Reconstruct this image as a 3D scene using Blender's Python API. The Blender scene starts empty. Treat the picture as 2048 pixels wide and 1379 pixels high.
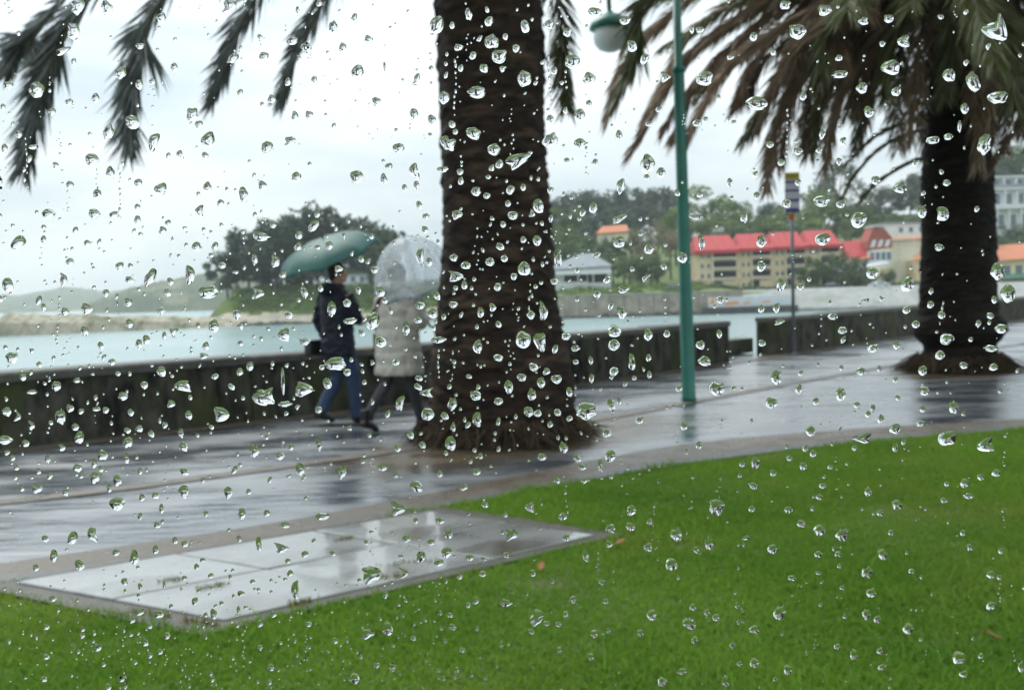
import bpy, bmesh, math, random
import numpy as np
from mathutils import Vector, Matrix, Quaternion
R = math.radians
scene = bpy.context.scene
col = scene.collection

# ------------------------------------------------------------------ camera
F, PW, PH, EYE = 1967.0, 2048.0, 1379.0, 1.35        # focal length and frame in photograph units, eye height
PITCH, ROLL = R(2.95), R(1.75)
cam_d = bpy.data.cameras.new('camera'); cam = bpy.data.objects.new('camera', cam_d); col.objects.link(cam)
cam.location = (0, 0, EYE)
_fw = Vector((0, math.cos(PITCH), -math.sin(PITCH))); _rt = Vector((1, 0, 0)); _up = _rt.cross(_fw)
_c, _s = math.cos(ROLL), math.sin(ROLL)
_r2 = _rt * _c - _up * _s; _u2 = _rt * _s + _up * _c
cam.matrix_world = Matrix(((_r2.x, _u2.x, -_fw.x, 0), (_r2.y, _u2.y, -_fw.y, 0), (_r2.z, _u2.z, -_fw.z, EYE), (0, 0, 0, 1)))
cam_d.sensor_width = 36; cam_d.lens = 36 * F / PW
cam_d.clip_start = 0.02; cam_d.clip_end = 9000
cam_d.dof.use_dof = True; cam_d.dof.focus_distance = 0.315; cam_d.dof.aperture_fstop = 30
scene.camera = cam

# ------------------------------------------------------------------ sky, sun, exposure
SUN_EL, SUN_AZ = R(52), R(-35)                        # azimuth from +Y towards +X
world = bpy.data.worlds.new('World'); scene.world = world; world.use_nodes = True
wt = world.node_tree; wt.nodes.clear()
def wn(t, **k):
    n = wt.nodes.new(t)
    for a, b in k.items(): setattr(n, a, b)
    return n
sky = wn('ShaderNodeTexSky', sky_type='NISHITA', sun_disc=False)
sky.sun_elevation = SUN_EL; sky.sun_rotation = SUN_AZ; sky.air_density = 1.0; sky.dust_density = 3.0
tc = wn('ShaderNodeTexCoord'); mp = wn('ShaderNodeMapping'); mp.inputs['Scale'].default_value = (1.0, 1.0, 3.6)
no = wn('ShaderNodeTexNoise'); no.inputs['Scale'].default_value = 2.3; no.inputs['Detail'].default_value = 6; no.inputs['Roughness'].default_value = 0.5
rp = wn('ShaderNodeValToRGB')
rp.color_ramp.elements[0].position = 0.34; rp.color_ramp.elements[0].color = (2.85, 3.48, 3.92, 1)
rp.color_ramp.elements[1].position = 0.60; rp.color_ramp.elements[1].color = (5.0, 5.25, 5.42, 1)
mx = wn('ShaderNodeMix', data_type='RGBA'); mx.inputs['Factor'].default_value = 0.93
bg = wn('ShaderNodeBackground'); bg.inputs['Strength'].default_value = 0.13
wo = wn('ShaderNodeOutputWorld')
wt.links.new(tc.outputs['Generated'], mp.inputs['Vector']); wt.links.new(mp.outputs[0], no.inputs['Vector'])
wt.links.new(no.outputs['Fac'], rp.inputs['Fac']); wt.links.new(sky.outputs[0], mx.inputs[6]); wt.links.new(rp.outputs[0], mx.inputs[7])
# an overcast sky is about three times as bright overhead as at the horizon
sx = wn('ShaderNodeSeparateXYZ'); el = wn('ShaderNodeMapRange'); el.inputs[1].default_value = 0.0; el.inputs[2].default_value = 1.0; el.inputs[3].default_value = 0.86; el.inputs[4].default_value = 2.3
vm = wn('ShaderNodeVectorMath', operation='SCALE'); wt.links.new(tc.outputs['Generated'], sx.inputs[0]); wt.links.new(sx.outputs[2], el.inputs[0]); wt.links.new(el.outputs[0], vm.inputs['Scale'])
wt.links.new(mx.outputs[2], vm.inputs[0]); wt.links.new(vm.outputs[0], bg.inputs['Color']); wt.links.new(bg.outputs[0], wo.inputs['Surface'])
sun_d = bpy.data.lights.new('sun', 'SUN'); sun_d.energy = 1.5; sun_d.angle = R(30); sun_d.color = (1.0, 0.97, 0.93)
sun = bpy.data.objects.new('sun', sun_d); col.objects.link(sun)
_sd = Vector((math.sin(SUN_AZ) * math.cos(SUN_EL), math.cos(SUN_AZ) * math.cos(SUN_EL), math.sin(SUN_EL)))
sun.rotation_euler = _sd.to_track_quat('Z', 'Y').to_euler(); sun.location = (0, 0, 60)
scene.view_settings.view_transform = 'Standard'; scene.view_settings.look = 'None'
scene.view_settings.exposure = 0.62; scene.view_settings.gamma = 1.0
scene.render.engine = 'CYCLES'
cy = scene.cycles
cy.max_bounces = 9; cy.transmission_bounces = 8; cy.glossy_bounces = 3; cy.diffuse_bounces = 3; cy.transparent_max_bounces = 16; cy.volume_bounces = 1
cy.use_denoising = True; cy.caustics_refractive = True; cy.sample_clamp_indirect = 6

# ------------------------------------------------------------------ where a point of the photograph lies in the place
def ray(x, y):
    u, v = x - PW / 2, PH / 2 - y
    d = _rt * (u * _c + v * _s) + _up * (-u * _s + v * _c) + _fw * F
    return d
def at(x, y, Y):
    d = ray(x, y); p = d * (Y / d.y); return Vector((p.x, Y, p.z + EYE))
def gnd(x, y, z=0.0):
    d = ray(x, y); p = d * ((z - EYE) / d.z); return Vector((p.x, p.y, z))

# ------------------------------------------------------------------ materials
MATS = {}
def mat(name, color, rough=0.7, color2=None, scale=4.0, detail=5, stretch=(1, 1, 1), bump=0.0, bscale=None, spec=0.5, metal=0.0,
        lo=0.35, hi=0.65, rough2=None, rscale=None, obj=True, coat=0.0, third=None, tscale=1.0, tlo=0.5, thi=0.7, trans=0.0, rnd=0.0, bdist=0.01):
    if name in MATS: return MATS[name]
    m = bpy.data.materials.new(name); m.use_nodes = True; t = m.node_tree; b = t.nodes['Principled BSDF']; MATS[name] = m
    L = t.links.new
    b.inputs['Roughness'].default_value = rough; b.inputs['Metallic'].default_value = metal
    b.inputs['Specular IOR Level'].default_value = spec; b.inputs['Coat Weight'].default_value = coat; b.inputs['Coat Roughness'].default_value = 0.06
    c = t.nodes.new('ShaderNodeTexCoord'); mpn = t.nodes.new('ShaderNodeMapping'); mpn.inputs['Scale'].default_value = stretch
    if obj: L(c.outputs['Object'], mpn.inputs[0])
    else:
        g = t.nodes.new('ShaderNodeNewGeometry'); L(g.outputs['Position'], mpn.inputs[0])
    def noise(sc, de=detail):
        n = t.nodes.new('ShaderNodeTexNoise'); n.inputs['Scale'].default_value = sc; n.inputs['Detail'].default_value = de
        n.inputs['Roughness'].default_value = 0.6; L(mpn.outputs[0], n.inputs['Vector']); return n.outputs['Fac']
    def rng(s, a, z, o0=0.0, o1=1.0):
        r = t.nodes.new('ShaderNodeMapRange'); r.inputs[1].default_value = a; r.inputs[2].default_value = z
        r.inputs[3].default_value = o0; r.inputs[4].default_value = o1; L(s, r.inputs[0]); return r.outputs[0]
    def mixc(f, a, z):
        n = t.nodes.new('ShaderNodeMix'); n.data_type = 'RGBA'; L(f, n.inputs[0])
        for s, k in ((a, 6), (z, 7)):
            if isinstance(s, (tuple, list)): n.inputs[k].default_value = (*s[:3], 1)
            else: L(s, n.inputs[k])
        return n.outputs[2]
    out = None
    if color2 is not None: out = mixc(rng(noise(scale), lo, hi), color, color2)
    if third is not None: out = mixc(rng(noise(tscale), tlo, thi), out if out is not None else color, third)
    if rnd:
        oi = t.nodes.new('ShaderNodeObjectInfo'); h = t.nodes.new('ShaderNodeHueSaturation')
        L(rng(oi.outputs['Random'], 0, 1, 1 - rnd, 1 + rnd), h.inputs['Value'])
        if out is None: h.inputs['Color'].default_value = (*color[:3], 1)
        else: L(out, h.inputs['Color'])
        out = h.outputs[0]
    if out is None: b.inputs['Base Color'].default_value = (*color[:3], 1)
    else: L(out, b.inputs['Base Color'])
    if rough2 is not None: L(rng(noise(rscale or scale), 0.38, 0.62, rough, rough2), b.inputs['Roughness'])
    if bump:
        bn = t.nodes.new('ShaderNodeBump'); bn.inputs['Strength'].default_value = bump; bn.inputs['Distance'].default_value = bdist
        L(noise(bscale or scale), bn.inputs['Height']); L(bn.outputs[0], b.inputs['Normal'])
    if trans:
        tr = t.nodes.new('ShaderNodeBsdfTranslucent'); ms = t.nodes.new('ShaderNodeMixShader'); ms.inputs[0].default_value = trans
        if out is None: tr.inputs[0].default_value = (*color[:3], 1)
        else: L(out, tr.inputs[0])
        L(b.outputs[0], ms.inputs[1]); L(tr.outputs[0], ms.inputs[2]); L(ms.outputs[0], t.nodes['Material Output'].inputs['Surface'])
    return m
def clear_mat(name, build):
    m = bpy.data.materials.new(name); m.use_nodes = True; t = m.node_tree; t.nodes.remove(t.nodes['Principled BSDF'])
    t.links.new(build(t), t.nodes['Material Output'].inputs['Surface']); MATS[name] = m; return m

# ------------------------------------------------------------------ mesh helpers
class MB:
    def __init__(self): self.v = []; self.f = []; self.mi = []
    def add(self, vs, fs, mi=0):
        o = len(self.v); self.v.extend(tuple(p) for p in vs); self.f.extend(tuple(i + o for i in f) for f in fs); self.mi.extend([mi] * len(fs)); return self
    def box(self, x0, x1, y0, y1, z0, z1, mi=0, M=None):
        vs = [Vector((x, y, z)) for z in (z0, z1) for x, y in ((x0, y0), (x1, y0), (x1, y1), (x0, y1))]
        if M is not None: vs = [M @ p for p in vs]
        return self.add(vs, [(3, 2, 1, 0), (4, 5, 6, 7), (0, 1, 5, 4), (1, 2, 6, 5), (2, 3, 7, 6), (3, 0, 4, 7)], mi)
    def tube(self, pts, rad, n=10, mi=0, flat=None, up=None, caps=True):
        """closed loft; rad a number, or (rx, ry) per point"""
        pts = [Vector(p) for p in pts]; N = len(pts); vs = []; prev = None
        for i, p in enumerate(pts):
            t = (pts[min(i + 1, N - 1)] - pts[max(i - 1, 0)]).normalized()
            ref = Vector(up) if up else (prev if prev is not None else (Vector((1, 0, 0)) if abs(t.x) < 0.9 else Vector((0, 1, 0))))
            a = (ref - t * ref.dot(t)).normalized(); b = t.cross(a); prev = a
            r = rad[i] if isinstance(rad, (list, tuple)) else rad
            rx, ry = r if isinstance(r, (list, tuple)) else (r, r)
            for k in range(n):
                w = 2 * math.pi * k / n; vs.append(p + a * (rx * math.cos(w)) + b * (ry * math.sin(w)))
        fs = [(i * n + k, i * n + (k + 1) % n, (i + 1) * n + (k + 1) % n, (i + 1) * n + k) for i in range(N - 1) for k in range(n)]
        if caps: fs.append(tuple(reversed(range(n)))); fs.append(tuple((N - 1) * n + k for k in range(n)))
        return self.add(vs, fs, mi)
    def ball(self, c, rx, ry=None, rz=None, n=12, m=8, M=None):
        ry = ry or rx; rz = rz or rx; c = Vector(c); vs = [Vector((0, 0, -rz))]
        for i in range(1, m):
            a = math.pi * i / m - math.pi / 2
            for k in range(n):
                w = 2 * math.pi * k / n; vs.append(Vector((rx * math.cos(a) * math.cos(w), ry * math.cos(a) * math.sin(w), rz * math.sin(a))))
        vs.append(Vector((0, 0, rz)))
        if M is not None: vs = [M @ p for p in vs]
        vs = [p + c for p in vs]
        fs = [(0, 1 + (k + 1) % n, 1 + k) for k in range(n)]
        for i in range(m - 2):
            for k in range(n): fs.append((1 + i * n + k, 1 + i * n + (k + 1) % n, 1 + (i + 1) * n + (k + 1) % n, 1 + (i + 1) * n + k))
        e = len(vs) - 1; fs += [(e, 1 + (m - 2) * n + k, 1 + (m - 2) * n + (k + 1) % n) for k in range(n)]
        return self.add(vs, fs)
    def mesh(self, name, mats, smooth=False):
        me = bpy.data.meshes.new(name); me.from_pydata(self.v, [], self.f); me.update()
        for m in (mats if isinstance(mats, (list, tuple)) else [mats]): me.materials.append(MATS[m] if isinstance(m, str) else m)
        if any(self.mi): me.polygons.foreach_set('material_index', self.mi)
        if smooth: me.polygons.foreach_set('use_smooth', [True] * len(me.polygons))
        return me
    def build(self, name, mats, parent=None, smooth=False, loc=None):
        me = self.mesh(name, mats, smooth)
        if loc is not None: me.transform(Matrix.Translation(-Vector(loc)))
        return obj(name, me, parent, loc)
def obj(name, me, parent=None, loc=None):
    o = bpy.data.objects.new(name, me); col.objects.link(o)
    if parent is not None: o.parent = parent
    if loc is not None: o.location = loc
    return o
def tag(o, label, cat, group=None):
    o['label'] = label; o['category'] = cat
    if group: o['group'] = group
    return o
def empty(name, loc, label, cat, group=None, rz=0.0):
    o = bpy.data.objects.new(name, None); col.objects.link(o); o.location = loc; o.rotation_euler = (0, 0, rz); o.empty_display_size = 0.2
    return tag(o, label, cat, group)
def struct(o, kind='structure'): o['kind'] = kind; return o
def np_mesh(name, V, Fc, mats, smooth=False, mi=None):
    """V n x 3, Fc m x k arrays"""
    me = bpy.data.meshes.new(name); V = np.asarray(V, np.float32); Fc = np.asarray(Fc, np.int32); m, k = Fc.shape
    me.vertices.add(len(V)); me.vertices.foreach_set('co', V.ravel()); me.loops.add(m * k); me.loops.foreach_set('vertex_index', Fc.ravel())
    me.polygons.add(m); me.polygons.foreach_set('loop_start', np.arange(0, m * k, k, dtype=np.int32)); me.polygons.foreach_set('loop_total', np.full(m, k, np.int32))
    for q in (mats if isinstance(mats, (list, tuple)) else [mats]): me.materials.append(MATS[q])
    if mi is not None: me.polygons.foreach_set('material_index', np.asarray(mi, np.int32))
    if smooth: me.polygons.foreach_set('use_smooth', np.ones(m, bool))
    me.update(); me.validate(); return me
def copy_tree(o, parent=None):
    c = o.copy(); col.objects.link(c); c.parent = parent
    for ch in [x for x in bpy.data.objects if x.parent is o]: copy_tree(ch, c)
    return c
def spline(pts, n):
    pts = [Vector(p) for p in pts]; P = [pts[0] * 2 - pts[1]] + pts + [pts[-1] * 2 - pts[-2]]; out = []; S = len(pts) - 1
    for i in range(n + 1):
        t = i / n * S; k = min(int(t), S - 1); t -= k; a, b, c, d = P[k:k + 4]
        out.append(0.5 * ((2 * b) + (c - a) * t + (2 * a - 5 * b + 4 * c - d) * t * t + (3 * b - a - 3 * c + d) * t ** 3))
    return out

# ------------------------------------------------------------------ ground: lawn, path, bands
mat('soil', (0.045, 0.05, 0.018), 0.9, (0.03, 0.055, 0.012), 6, bump=0.4)
mat('lawn_earth', (0.055, 0.085, 0.014), 0.9, (0.075, 0.115, 0.018), 1.2, bump=0.6, bscale=60, third=(0.085, 0.08, 0.035), tscale=1.7, tlo=.55, thi=.7)
def path_material():
    m = bpy.data.materials.new('wet_paving'); m.use_nodes = True; t = m.node_tree; b = t.nodes['Principled BSDF']; L = t.links.new; MATS['wet_paving'] = m
    g = t.nodes.new('ShaderNodeNewGeometry')
    def mapped(rot, sc):
        q = t.nodes.new('ShaderNodeMapping'); q.inputs['Rotation'].default_value = (0, 0, rot); q.inputs['Scale'].default_value = sc; L(g.outputs['Position'], q.inputs[0]); return q.outputs[0]
    def noise(v, s, d=5, r=0.55):
        n = t.nodes.new('ShaderNodeTexNoise'); n.inputs['Scale'].default_value = s; n.inputs['Detail'].default_value = d; n.inputs['Roughness'].default_value = r; L(v, n.inputs['Vector']); return n.outputs['Fac']
    def rng(s, a, z, o0, o1):
        r = t.nodes.new('ShaderNodeMapRange'); r.inputs[1].default_value = a; r.inputs[2].default_value = z; r.inputs[3].default_value = o0; r.inputs[4].default_value = o1; L(s, r.inputs[0]); return r.outputs[0]
    along = mapped(R(-20), (0.9, 2.2, 1))
    pud = noise(along, 0.9, 4)
    fine = noise(mapped(0, (1, 1, 1)), 70, 2)
    mixn = t.nodes.new('ShaderNodeMix'); mixn.data_type = 'RGBA'; L(rng(pud, 0.36, 0.62, 0, 1), mixn.inputs[0])
    mixn.inputs[6].default_value = (0.16, 0.168, 0.178, 1); mixn.inputs[7].default_value = (0.075, 0.084, 0.096, 1)
    # earth trodden out round the two palms
    earth = None
    for c_, sx_, sy_, an_ in (((0.12, 9.15), 2.3, 1.0, R(42)), ((6.75, 14.7), 1.7, .95, R(46))):
        q = t.nodes.new('ShaderNodeMapping'); q.vector_type = 'TEXTURE'; q.inputs['Location'].default_value = (c_[0], c_[1], 0); q.inputs['Rotation'].default_value = (0, 0, an_); q.inputs['Scale'].default_value = (sx_, sy_, 1000); L(g.outputs['Position'], q.inputs[0])
        ln = t.nodes.new('ShaderNodeVectorMath'); ln.operation = 'LENGTH'; L(q.outputs[0], ln.inputs[0]); ns = noise(mapped(0, (1, 1, 1)), 2.6, 6); ad = t.nodes.new('ShaderNodeMath'); ad.operation = 'MULTIPLY_ADD'; ad.inputs[1].default_value = .9; L(ns, ad.inputs[0]); L(ln.outputs['Value'], ad.inputs[2])
        r_ = rng(ad.outputs[0], 1.20, 1.60, 1, 0)
        if earth is None: earth = r_
        else: mm = t.nodes.new('ShaderNodeMath'); mm.operation = 'MAXIMUM'; L(earth, mm.inputs[0]); L(r_, mm.inputs[1]); earth = mm.outputs[0]
    em = t.nodes.new('ShaderNodeMix'); em.data_type = 'RGBA'; L(noise(mapped(0, (1, 1, 1)), 9, 5), em.inputs[0]); em.inputs[6].default_value = (.05, .045, .028, 1); em.inputs[7].default_value = (.125, .092, .060, 1)
    fm = t.nodes.new('ShaderNodeMix'); fm.data_type = 'RGBA'; L(earth, fm.inputs[0]); L(mixn.outputs[2], fm.inputs[6]); L(em.outputs[2], fm.inputs[7]); L(fm.outputs[2], b.inputs['Base Color']); L(rng(earth, 0, 1, .85, .12), b.inputs['Coat Weight'])
    L(rng(pud, 0.40, 0.60, 0.42, 0.15), b.inputs['Roughness']); b.inputs['Specular IOR Level'].default_value = 0.6
    b.inputs['Coat IOR'].default_value = 1.36
    L(rng(pud, 0.36, 0.62, 0.42, 0.12), b.inputs['Coat Roughness'])
    rip = noise(mapped(R(-8), (1.0, 4.0, 1)), 1.7, 5)
    add = t.nodes.new('ShaderNodeMath'); add.operation = 'MULTIPLY_ADD'; add.inputs[1].default_value = 0.05; L(fine, add.inputs[0]); L(rip, add.inputs[2])
    bn = t.nodes.new('ShaderNodeBump'); bn.inputs['Strength'].default_value = 0.85; bn.inputs['Distance'].default_value = 0.020
    L(add.outputs[0], bn.inputs['Height']); L(bn.outputs[0], b.inputs['Normal']); L(bn.outputs[0], b.inputs['Coat Normal'])
path_material()
mat('aggregate', (0.125, 0.100, 0.075), 0.5, (0.065, 0.054, 0.042), 60, detail=3, bump=0.5, bscale=90, rough2=0.25, rscale=3, obj=False, third=(0.19, 0.15, 0.115), tscale=110, tlo=.55, thi=.68)
mat('wet_earth', (0.060, 0.045, 0.03), 0.6, (0.035, 0.032, 0.02), 5, bump=0.6, bscale=30, obj=False, rough2=0.3, third=(0.10, 0.06, 0.035), tscale=2.2, tlo=.52, thi=.72)
mat('kerb_grey', (0.105, 0.11, 0.11), 0.45, (0.07, 0.072, 0.07), 14, bump=0.3, bscale=60, obj=False)

def extend(pts, d0, d1):
    pts = [Vector(p) for p in pts]; a = pts[0] + (pts[0] - pts[1]).normalized() * d0; b = pts[-1] + (pts[-1] - pts[-2]).normalized() * d1
    return [a] + pts + [b]
WALL = [Vector((-4.96, 9.42, 0)), Vector((1.01, 14.55, 0)), Vector((3.95, 17.83, 0)), Vector((4.87, 18.91, 0)), Vector((10.53, 25.34, 0))]
WALLX = extend(WALL, 14, 45)
AGG_T = extend([gnd(*p) for p in ((0, 1128), (478, 1059), (700, 1020), (1050, 948), (1350, 887), (1700, 858), (2048, 838))], 12, 30)
AGG_B = extend([gnd(*p) for p in ((0, 1158), (478, 1091), (700, 1043), (1050, 975), (1350, 920), (1700, 879), (2048, 853))], 12, 30)
KRB_B = extend([gnd(*p) for p in ((0, 1179), (478, 1105), (700, 1053), (1050, 985), (1350, 930), (1700, 887), (2048, 859))], 12, 30)
def rounded(pts, n):
    """corner-cut polyline, evenly resampled"""
    P = [Vector(p) for p in pts]
    for _ in range(2): P = [P[0]] + [q for a, b in zip(P[:-1], P[1:]) for q in (a.lerp(b, .25), a.lerp(b, .75))] + [P[-1]]
    D = np.concatenate([[0], np.cumsum([(b - a).length for a, b in zip(P[:-1], P[1:])])]); t = np.linspace(0, D[-1], n + 1)
    return [Vector((np.interp(q, D, [p.x for p in P]), np.interp(q, D, [p.y for p in P]), 0)) for q in t]
def ribbon(A, B, z, n=90):
    a = rounded(A, n); b = rounded(B, n); vs = []
    for p, q in zip(a, b): vs += [(p.x, p.y, z), (q.x, q.y, z)]
    return MB().add(vs, [(2 * i, 2 * i + 1, 2 * i + 3, 2 * i + 2) for i in range(n)])
# lawn: one sheet from the kerb back past the camera
kb = rounded(KRB_B, 40); m = MB(); vs = []
for k, p in enumerate(kb):
    q = Vector((p.x * 1.0 + 40, -220, 0)) if k > 30 else Vector((p.x * 3, -220, 0)); vs += [(p.x, p.y, 0.0), (p.x + (q.x - p.x) * .1, p.y - 24, 0), (q.x, q.y, 0)]
m.add(vs, [(3 * i + j, 3 * i + j + 1, 3 * i + j + 4, 3 * i + j + 3) for i in range(40) for j in range(2)])
m.add([(-900, -900, -0.35), (900, -900, -0.35), (900, 8, -0.35), (-900, -2, -0.35)], [(0, 1, 2, 3)])
struct(m.build('lawn', 'lawn_earth'))
# promenade: slab with a quay face down to the sea
mw = rounded(WALLX, 50); ma = rounded(AGG_B, 50); off = Vector((-0.70, 0.72, 0)) * 0.7; m = MB(); vs = []
for p, q in zip(mw, ma): vs += [(p.x + off.x, p.y + off.y, -5.0), (p.x + off.x, p.y + off.y, -0.004), (q.x, q.y, -0.004)]
m.add(vs, [(3 * i + j, 3 * i + j + 1, 3 * i + j + 4, 3 * i + j + 3) for i in range(50) for j in range(2)])
struct(m.build('path', 'wet_paving'))
struct(ribbon(AGG_T, AGG_B, 0.006).build('path_edge_band', 'aggregate'))
struct(ribbon(AGG_B, KRB_B, 0.012).build('kerb', 'kerb_grey'))
W1 = [p + Vector((0.22, -0.23, 0)) for p in WALLX]
struct(ribbon(WALLX, W1, 0.004).build('path_wall_band', 'aggregate'))
B2 = extend([gnd(*p) for p in ((0, 1000), (342, 960), (513, 935), (700, 911), (1180, 838), (1378, 801), (1600, 760), (1830, 721))], 10, 30)
B2b = [p + Vector((0.13, -0.15, 0)) for p in B2]
struct(ribbon(B2, B2b, 0.004).build('path_middle_band', 'aggregate'))
# concrete pavers let into the lawn
SL = [gnd(30, 1172), gnd(448, 1249), gnd(1192, 1077), gnd(862, 1028)]
mat('concrete_paver', (0.26, 0.26, 0.25), 0.42, (0.18, 0.18, 0.17), 3, rough2=0.12, rscale=2.0, bump=0.25, bscale=9, coat=0.7, rnd=0.12, third=(0.10, 0.085, 0.06), tscale=1.6, tlo=.50, thi=.72)
mat('paver_border', (0.085, 0.075, 0.062), 0.6, (0.05, 0.047, 0.038), 12, bump=0.4, bscale=40)
cen = sum(SL, Vector()) / 4; m = MB(); vs = []
for p in SL:
    q = cen + (p - cen) * 1.0 + (p - cen).normalized() * 0.17; vs += [(p.x, p.y, 0.014), (q.x, q.y, 0.014), (q.x, q.y, -0.05)]
m.add(vs, [(3 * i + j, 3 * ((i + 1) % 4) + j, 3 * ((i + 1) % 4) + j + 1, 3 * i + j + 1) for i in range(4) for j in range(2)])
m.add([(p.x, p.y, 0.006) for p in SL], [(0, 1, 2, 3)])
pad = struct(m.build('paved_pad', 'paver_border', loc=(cen.x, cen.y, 0)))
rr = random.Random(5); NU, NV = 2, 3
for i in range(NU):
    for j in range(NV):
        def bil(u, v): return (SL[0] * (1 - u) + SL[1] * u) * (1 - v) + (SL[3] * (1 - u) + SL[2] * u) * v
        e = 0.005; u0, u1, v0, v1 = i / NU + e, (i + 1) / NU - e, j / NV + e * .7, (j + 1) / NV - e * .7
        zs = [0.020 + rr.uniform(-.003, .003) for _ in range(4)]; P = [bil(u0, v0), bil(u1, v0), bil(u1, v1), bil(u0, v1)]; c = sum(P, Vector()) / 4
        m = MB(); top = [(p.x - c.x, p.y - c.y, z) for p, z in zip(P, zs)]; inn = [(x * .985, y * .985, z + .004) for x, y, z in top]; bot = [(x, y, 0.007) for x, y, z in top]
        m.add(bot + top + inn, [(8, 9, 10, 11)] + [(4 + k, 4 + (k + 1) % 4, 8 + (k + 1) % 4, 8 + k) for k in range(4)] + [(k, (k + 1) % 4, 4 + (k + 1) % 4, 4 + k) for k in range(4)])
        o = m.build('paver', 'concrete_paver', pad); o.location = (c.x - cen.x, c.y - cen.y, 0)
# moss and straw along the joints
mat('moss', (0.12, 0.14, 0.03), 0.9, (0.20, 0.15, 0.05), 20)
for k, (x, y, L_, an) in enumerate(((815, 1122, 0.32, 8), (425, 1170, .16, 30), (300, 1222, .22, -25), (600, 1200, .12, 40), (340, 1158, .1, 20), (690, 1075, .12, 40), (400, 1240, .2, -28), (770, 1150, .15, 12))):
    p = gnd(x, y, .03); m = MB()
    for q in range(60):
        a = rr.uniform(-1, 1) * L_ / 2; w = rr.gauss(0, .012); ca, sa = math.cos(R(an)), math.sin(R(an)); c = Vector((p.x + a * ca - w * sa, p.y + a * sa + w * ca, 0.016))
        d = Vector((rr.gauss(0, .012), rr.gauss(0, .012), rr.uniform(.018, .036))); s_ = Vector((rr.gauss(0, 1), rr.gauss(0, 1), 0)).normalized() * .004
        m.add([c - s_, c + s_, c + d], [(0, 1, 2)])
    o = m.build('moss_tuft', 'moss', pad); o.location = (-cen.x, -cen.y, 0); struct(o, 'stuff')

# grass blades over the part of the lawn that is near
mat('grass', (0.175, 0.305, 0.032), 0.6, (0.110, 0.230, 0.022), 0.9, spec=.2, detail=4, obj=False, third=(0.21, 0.285, 0.042), tscale=0.55, tlo=.50, thi=.72, trans=0.5)
def grass():
    rg = np.random.default_rng(11); N = 520000
    kx = np.array([p.x for p in rounded(KRB_B, 400)]); ky = np.array([p.y for p in rounded(KRB_B, 400)])
    # denser near the camera
    y = 1.6 + 8.4 * rg.random(N) ** 1.25; half = 0.62 * y + 0.9; x = (rg.random(N) * 2 - 1) * half
    edge = np.interp(x, kx, ky); wob = 0.05 * np.sin(x * 7) + 0.04 * np.sin(x * 17 + 1)
    wear = np.sin(x * 3.1 + 2 * np.sin(y * 2.3)) * np.sin(y * 3.7 + 1.5 * np.sin(x * 1.9)) + .6 * np.sin(x * 9 + y * 5) * np.sin(y * 11 - x * 4)
    keep = (y < edge + .03 + wob * .9 + np.abs(rg.normal(0, .035, N))) & (rg.random(N) < np.clip(1.05 - .35 * np.clip(wear - .45, 0, 1) * 2, .25, 1))
    S = np.array([(cen + (p - cen) + (p - cen).normalized() * 0.13)[:2] for p in SL]); ins = np.ones(N, bool)
    for k in range(4):
        a, b = S[k], S[(k + 1) % 4]; ins &= ((b[0] - a[0]) * (y - a[1]) - (b[1] - a[1]) * (x - a[0])) > rg.normal(0, .02, N)
    keep &= ~ins; x, y = x[keep], y[keep]; n = len(x)
    h = (0.013 + 0.018 * rg.random(n) + 0.05 * (rg.random(n) < .03) * rg.random(n)) * (1 + 0.45 * np.sin(x * 2.1 + 1.3 * np.sin(y * 1.7)) * np.sin(y * 2.6)); w = 0.0022 + 0.0016 * rg.random(n) + 0.0003 * y
    a = rg.random(n) * 6.283; lean = rg.normal(0, 0.55, (n, 2)) * h[:, None]
    b = np.stack([x, y, np.zeros(n)], 1); s = np.stack([np.cos(a) * w, np.sin(a) * w, np.zeros(n)], 1)
    mid = b + np.stack([lean[:, 0] * .4, lean[:, 1] * .4, h * .6], 1); tip = b + np.stack([lean[:, 0] * 1.2, lean[:, 1] * 1.2, h], 1)
    V = np.stack([b - s, b + s, mid + s * .8, mid - s * .8, tip], 1).reshape(-1, 3); i = np.arange(n)[:, None] * 5
    T = np.concatenate([i + [0, 1, 2], i + [0, 2, 3], i + [3, 2, 4]], 0)
    return np_mesh('grass', V, T, 'grass')
struct(obj('grass', grass()), 'stuff')

mat('dead_leaf', (.30, .11, .03), .7, (.18, .08, .03), 30)
for k, (x, y, lab) in enumerate(((1240, 1082, 'orange fallen leaf on the lawn off the pointed end of the pavers'), (1082, 1130, 'orange fallen leaf lying in the grass beside the paver border'), (1985, 1268, 'small rusty leaf alone in the open lawn'), (760, 1262, 'brown curled leaf in the grass below the pale pavers'), (1560, 965, 'rusty leaf in the grass near the gravel kerb'))):
    p = gnd(x, y, .045); m = MB(); a = k * 1.3
    for q in range(7): t_ = q / 6; w_ = .016 * math.sin(math.pi * (.08 + .9 * t_)); m.v += [((t_ - .5) * .07, -w_, .01 * t_ * t_), ((t_ - .5) * .07, 0, -.004 + .01 * t_ * t_), ((t_ - .5) * .07, w_, .01 * t_ * t_)]
    fs_ = [(3 * q + j, 3 * q + 3 + j, 3 * q + 4 + j, 3 * q + 1 + j) for q in range(6) for j in range(2)]; m.f = fs_; m.mi = [0] * len(fs_)
    o = m.build('fallen_leaf', 'dead_leaf'); o.location = p; o.rotation_euler = (.2, -.25, a); o.modifiers.new('s', 'SOLIDIFY').thickness = .0008; tag(o, lab, 'leaf')

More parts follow.
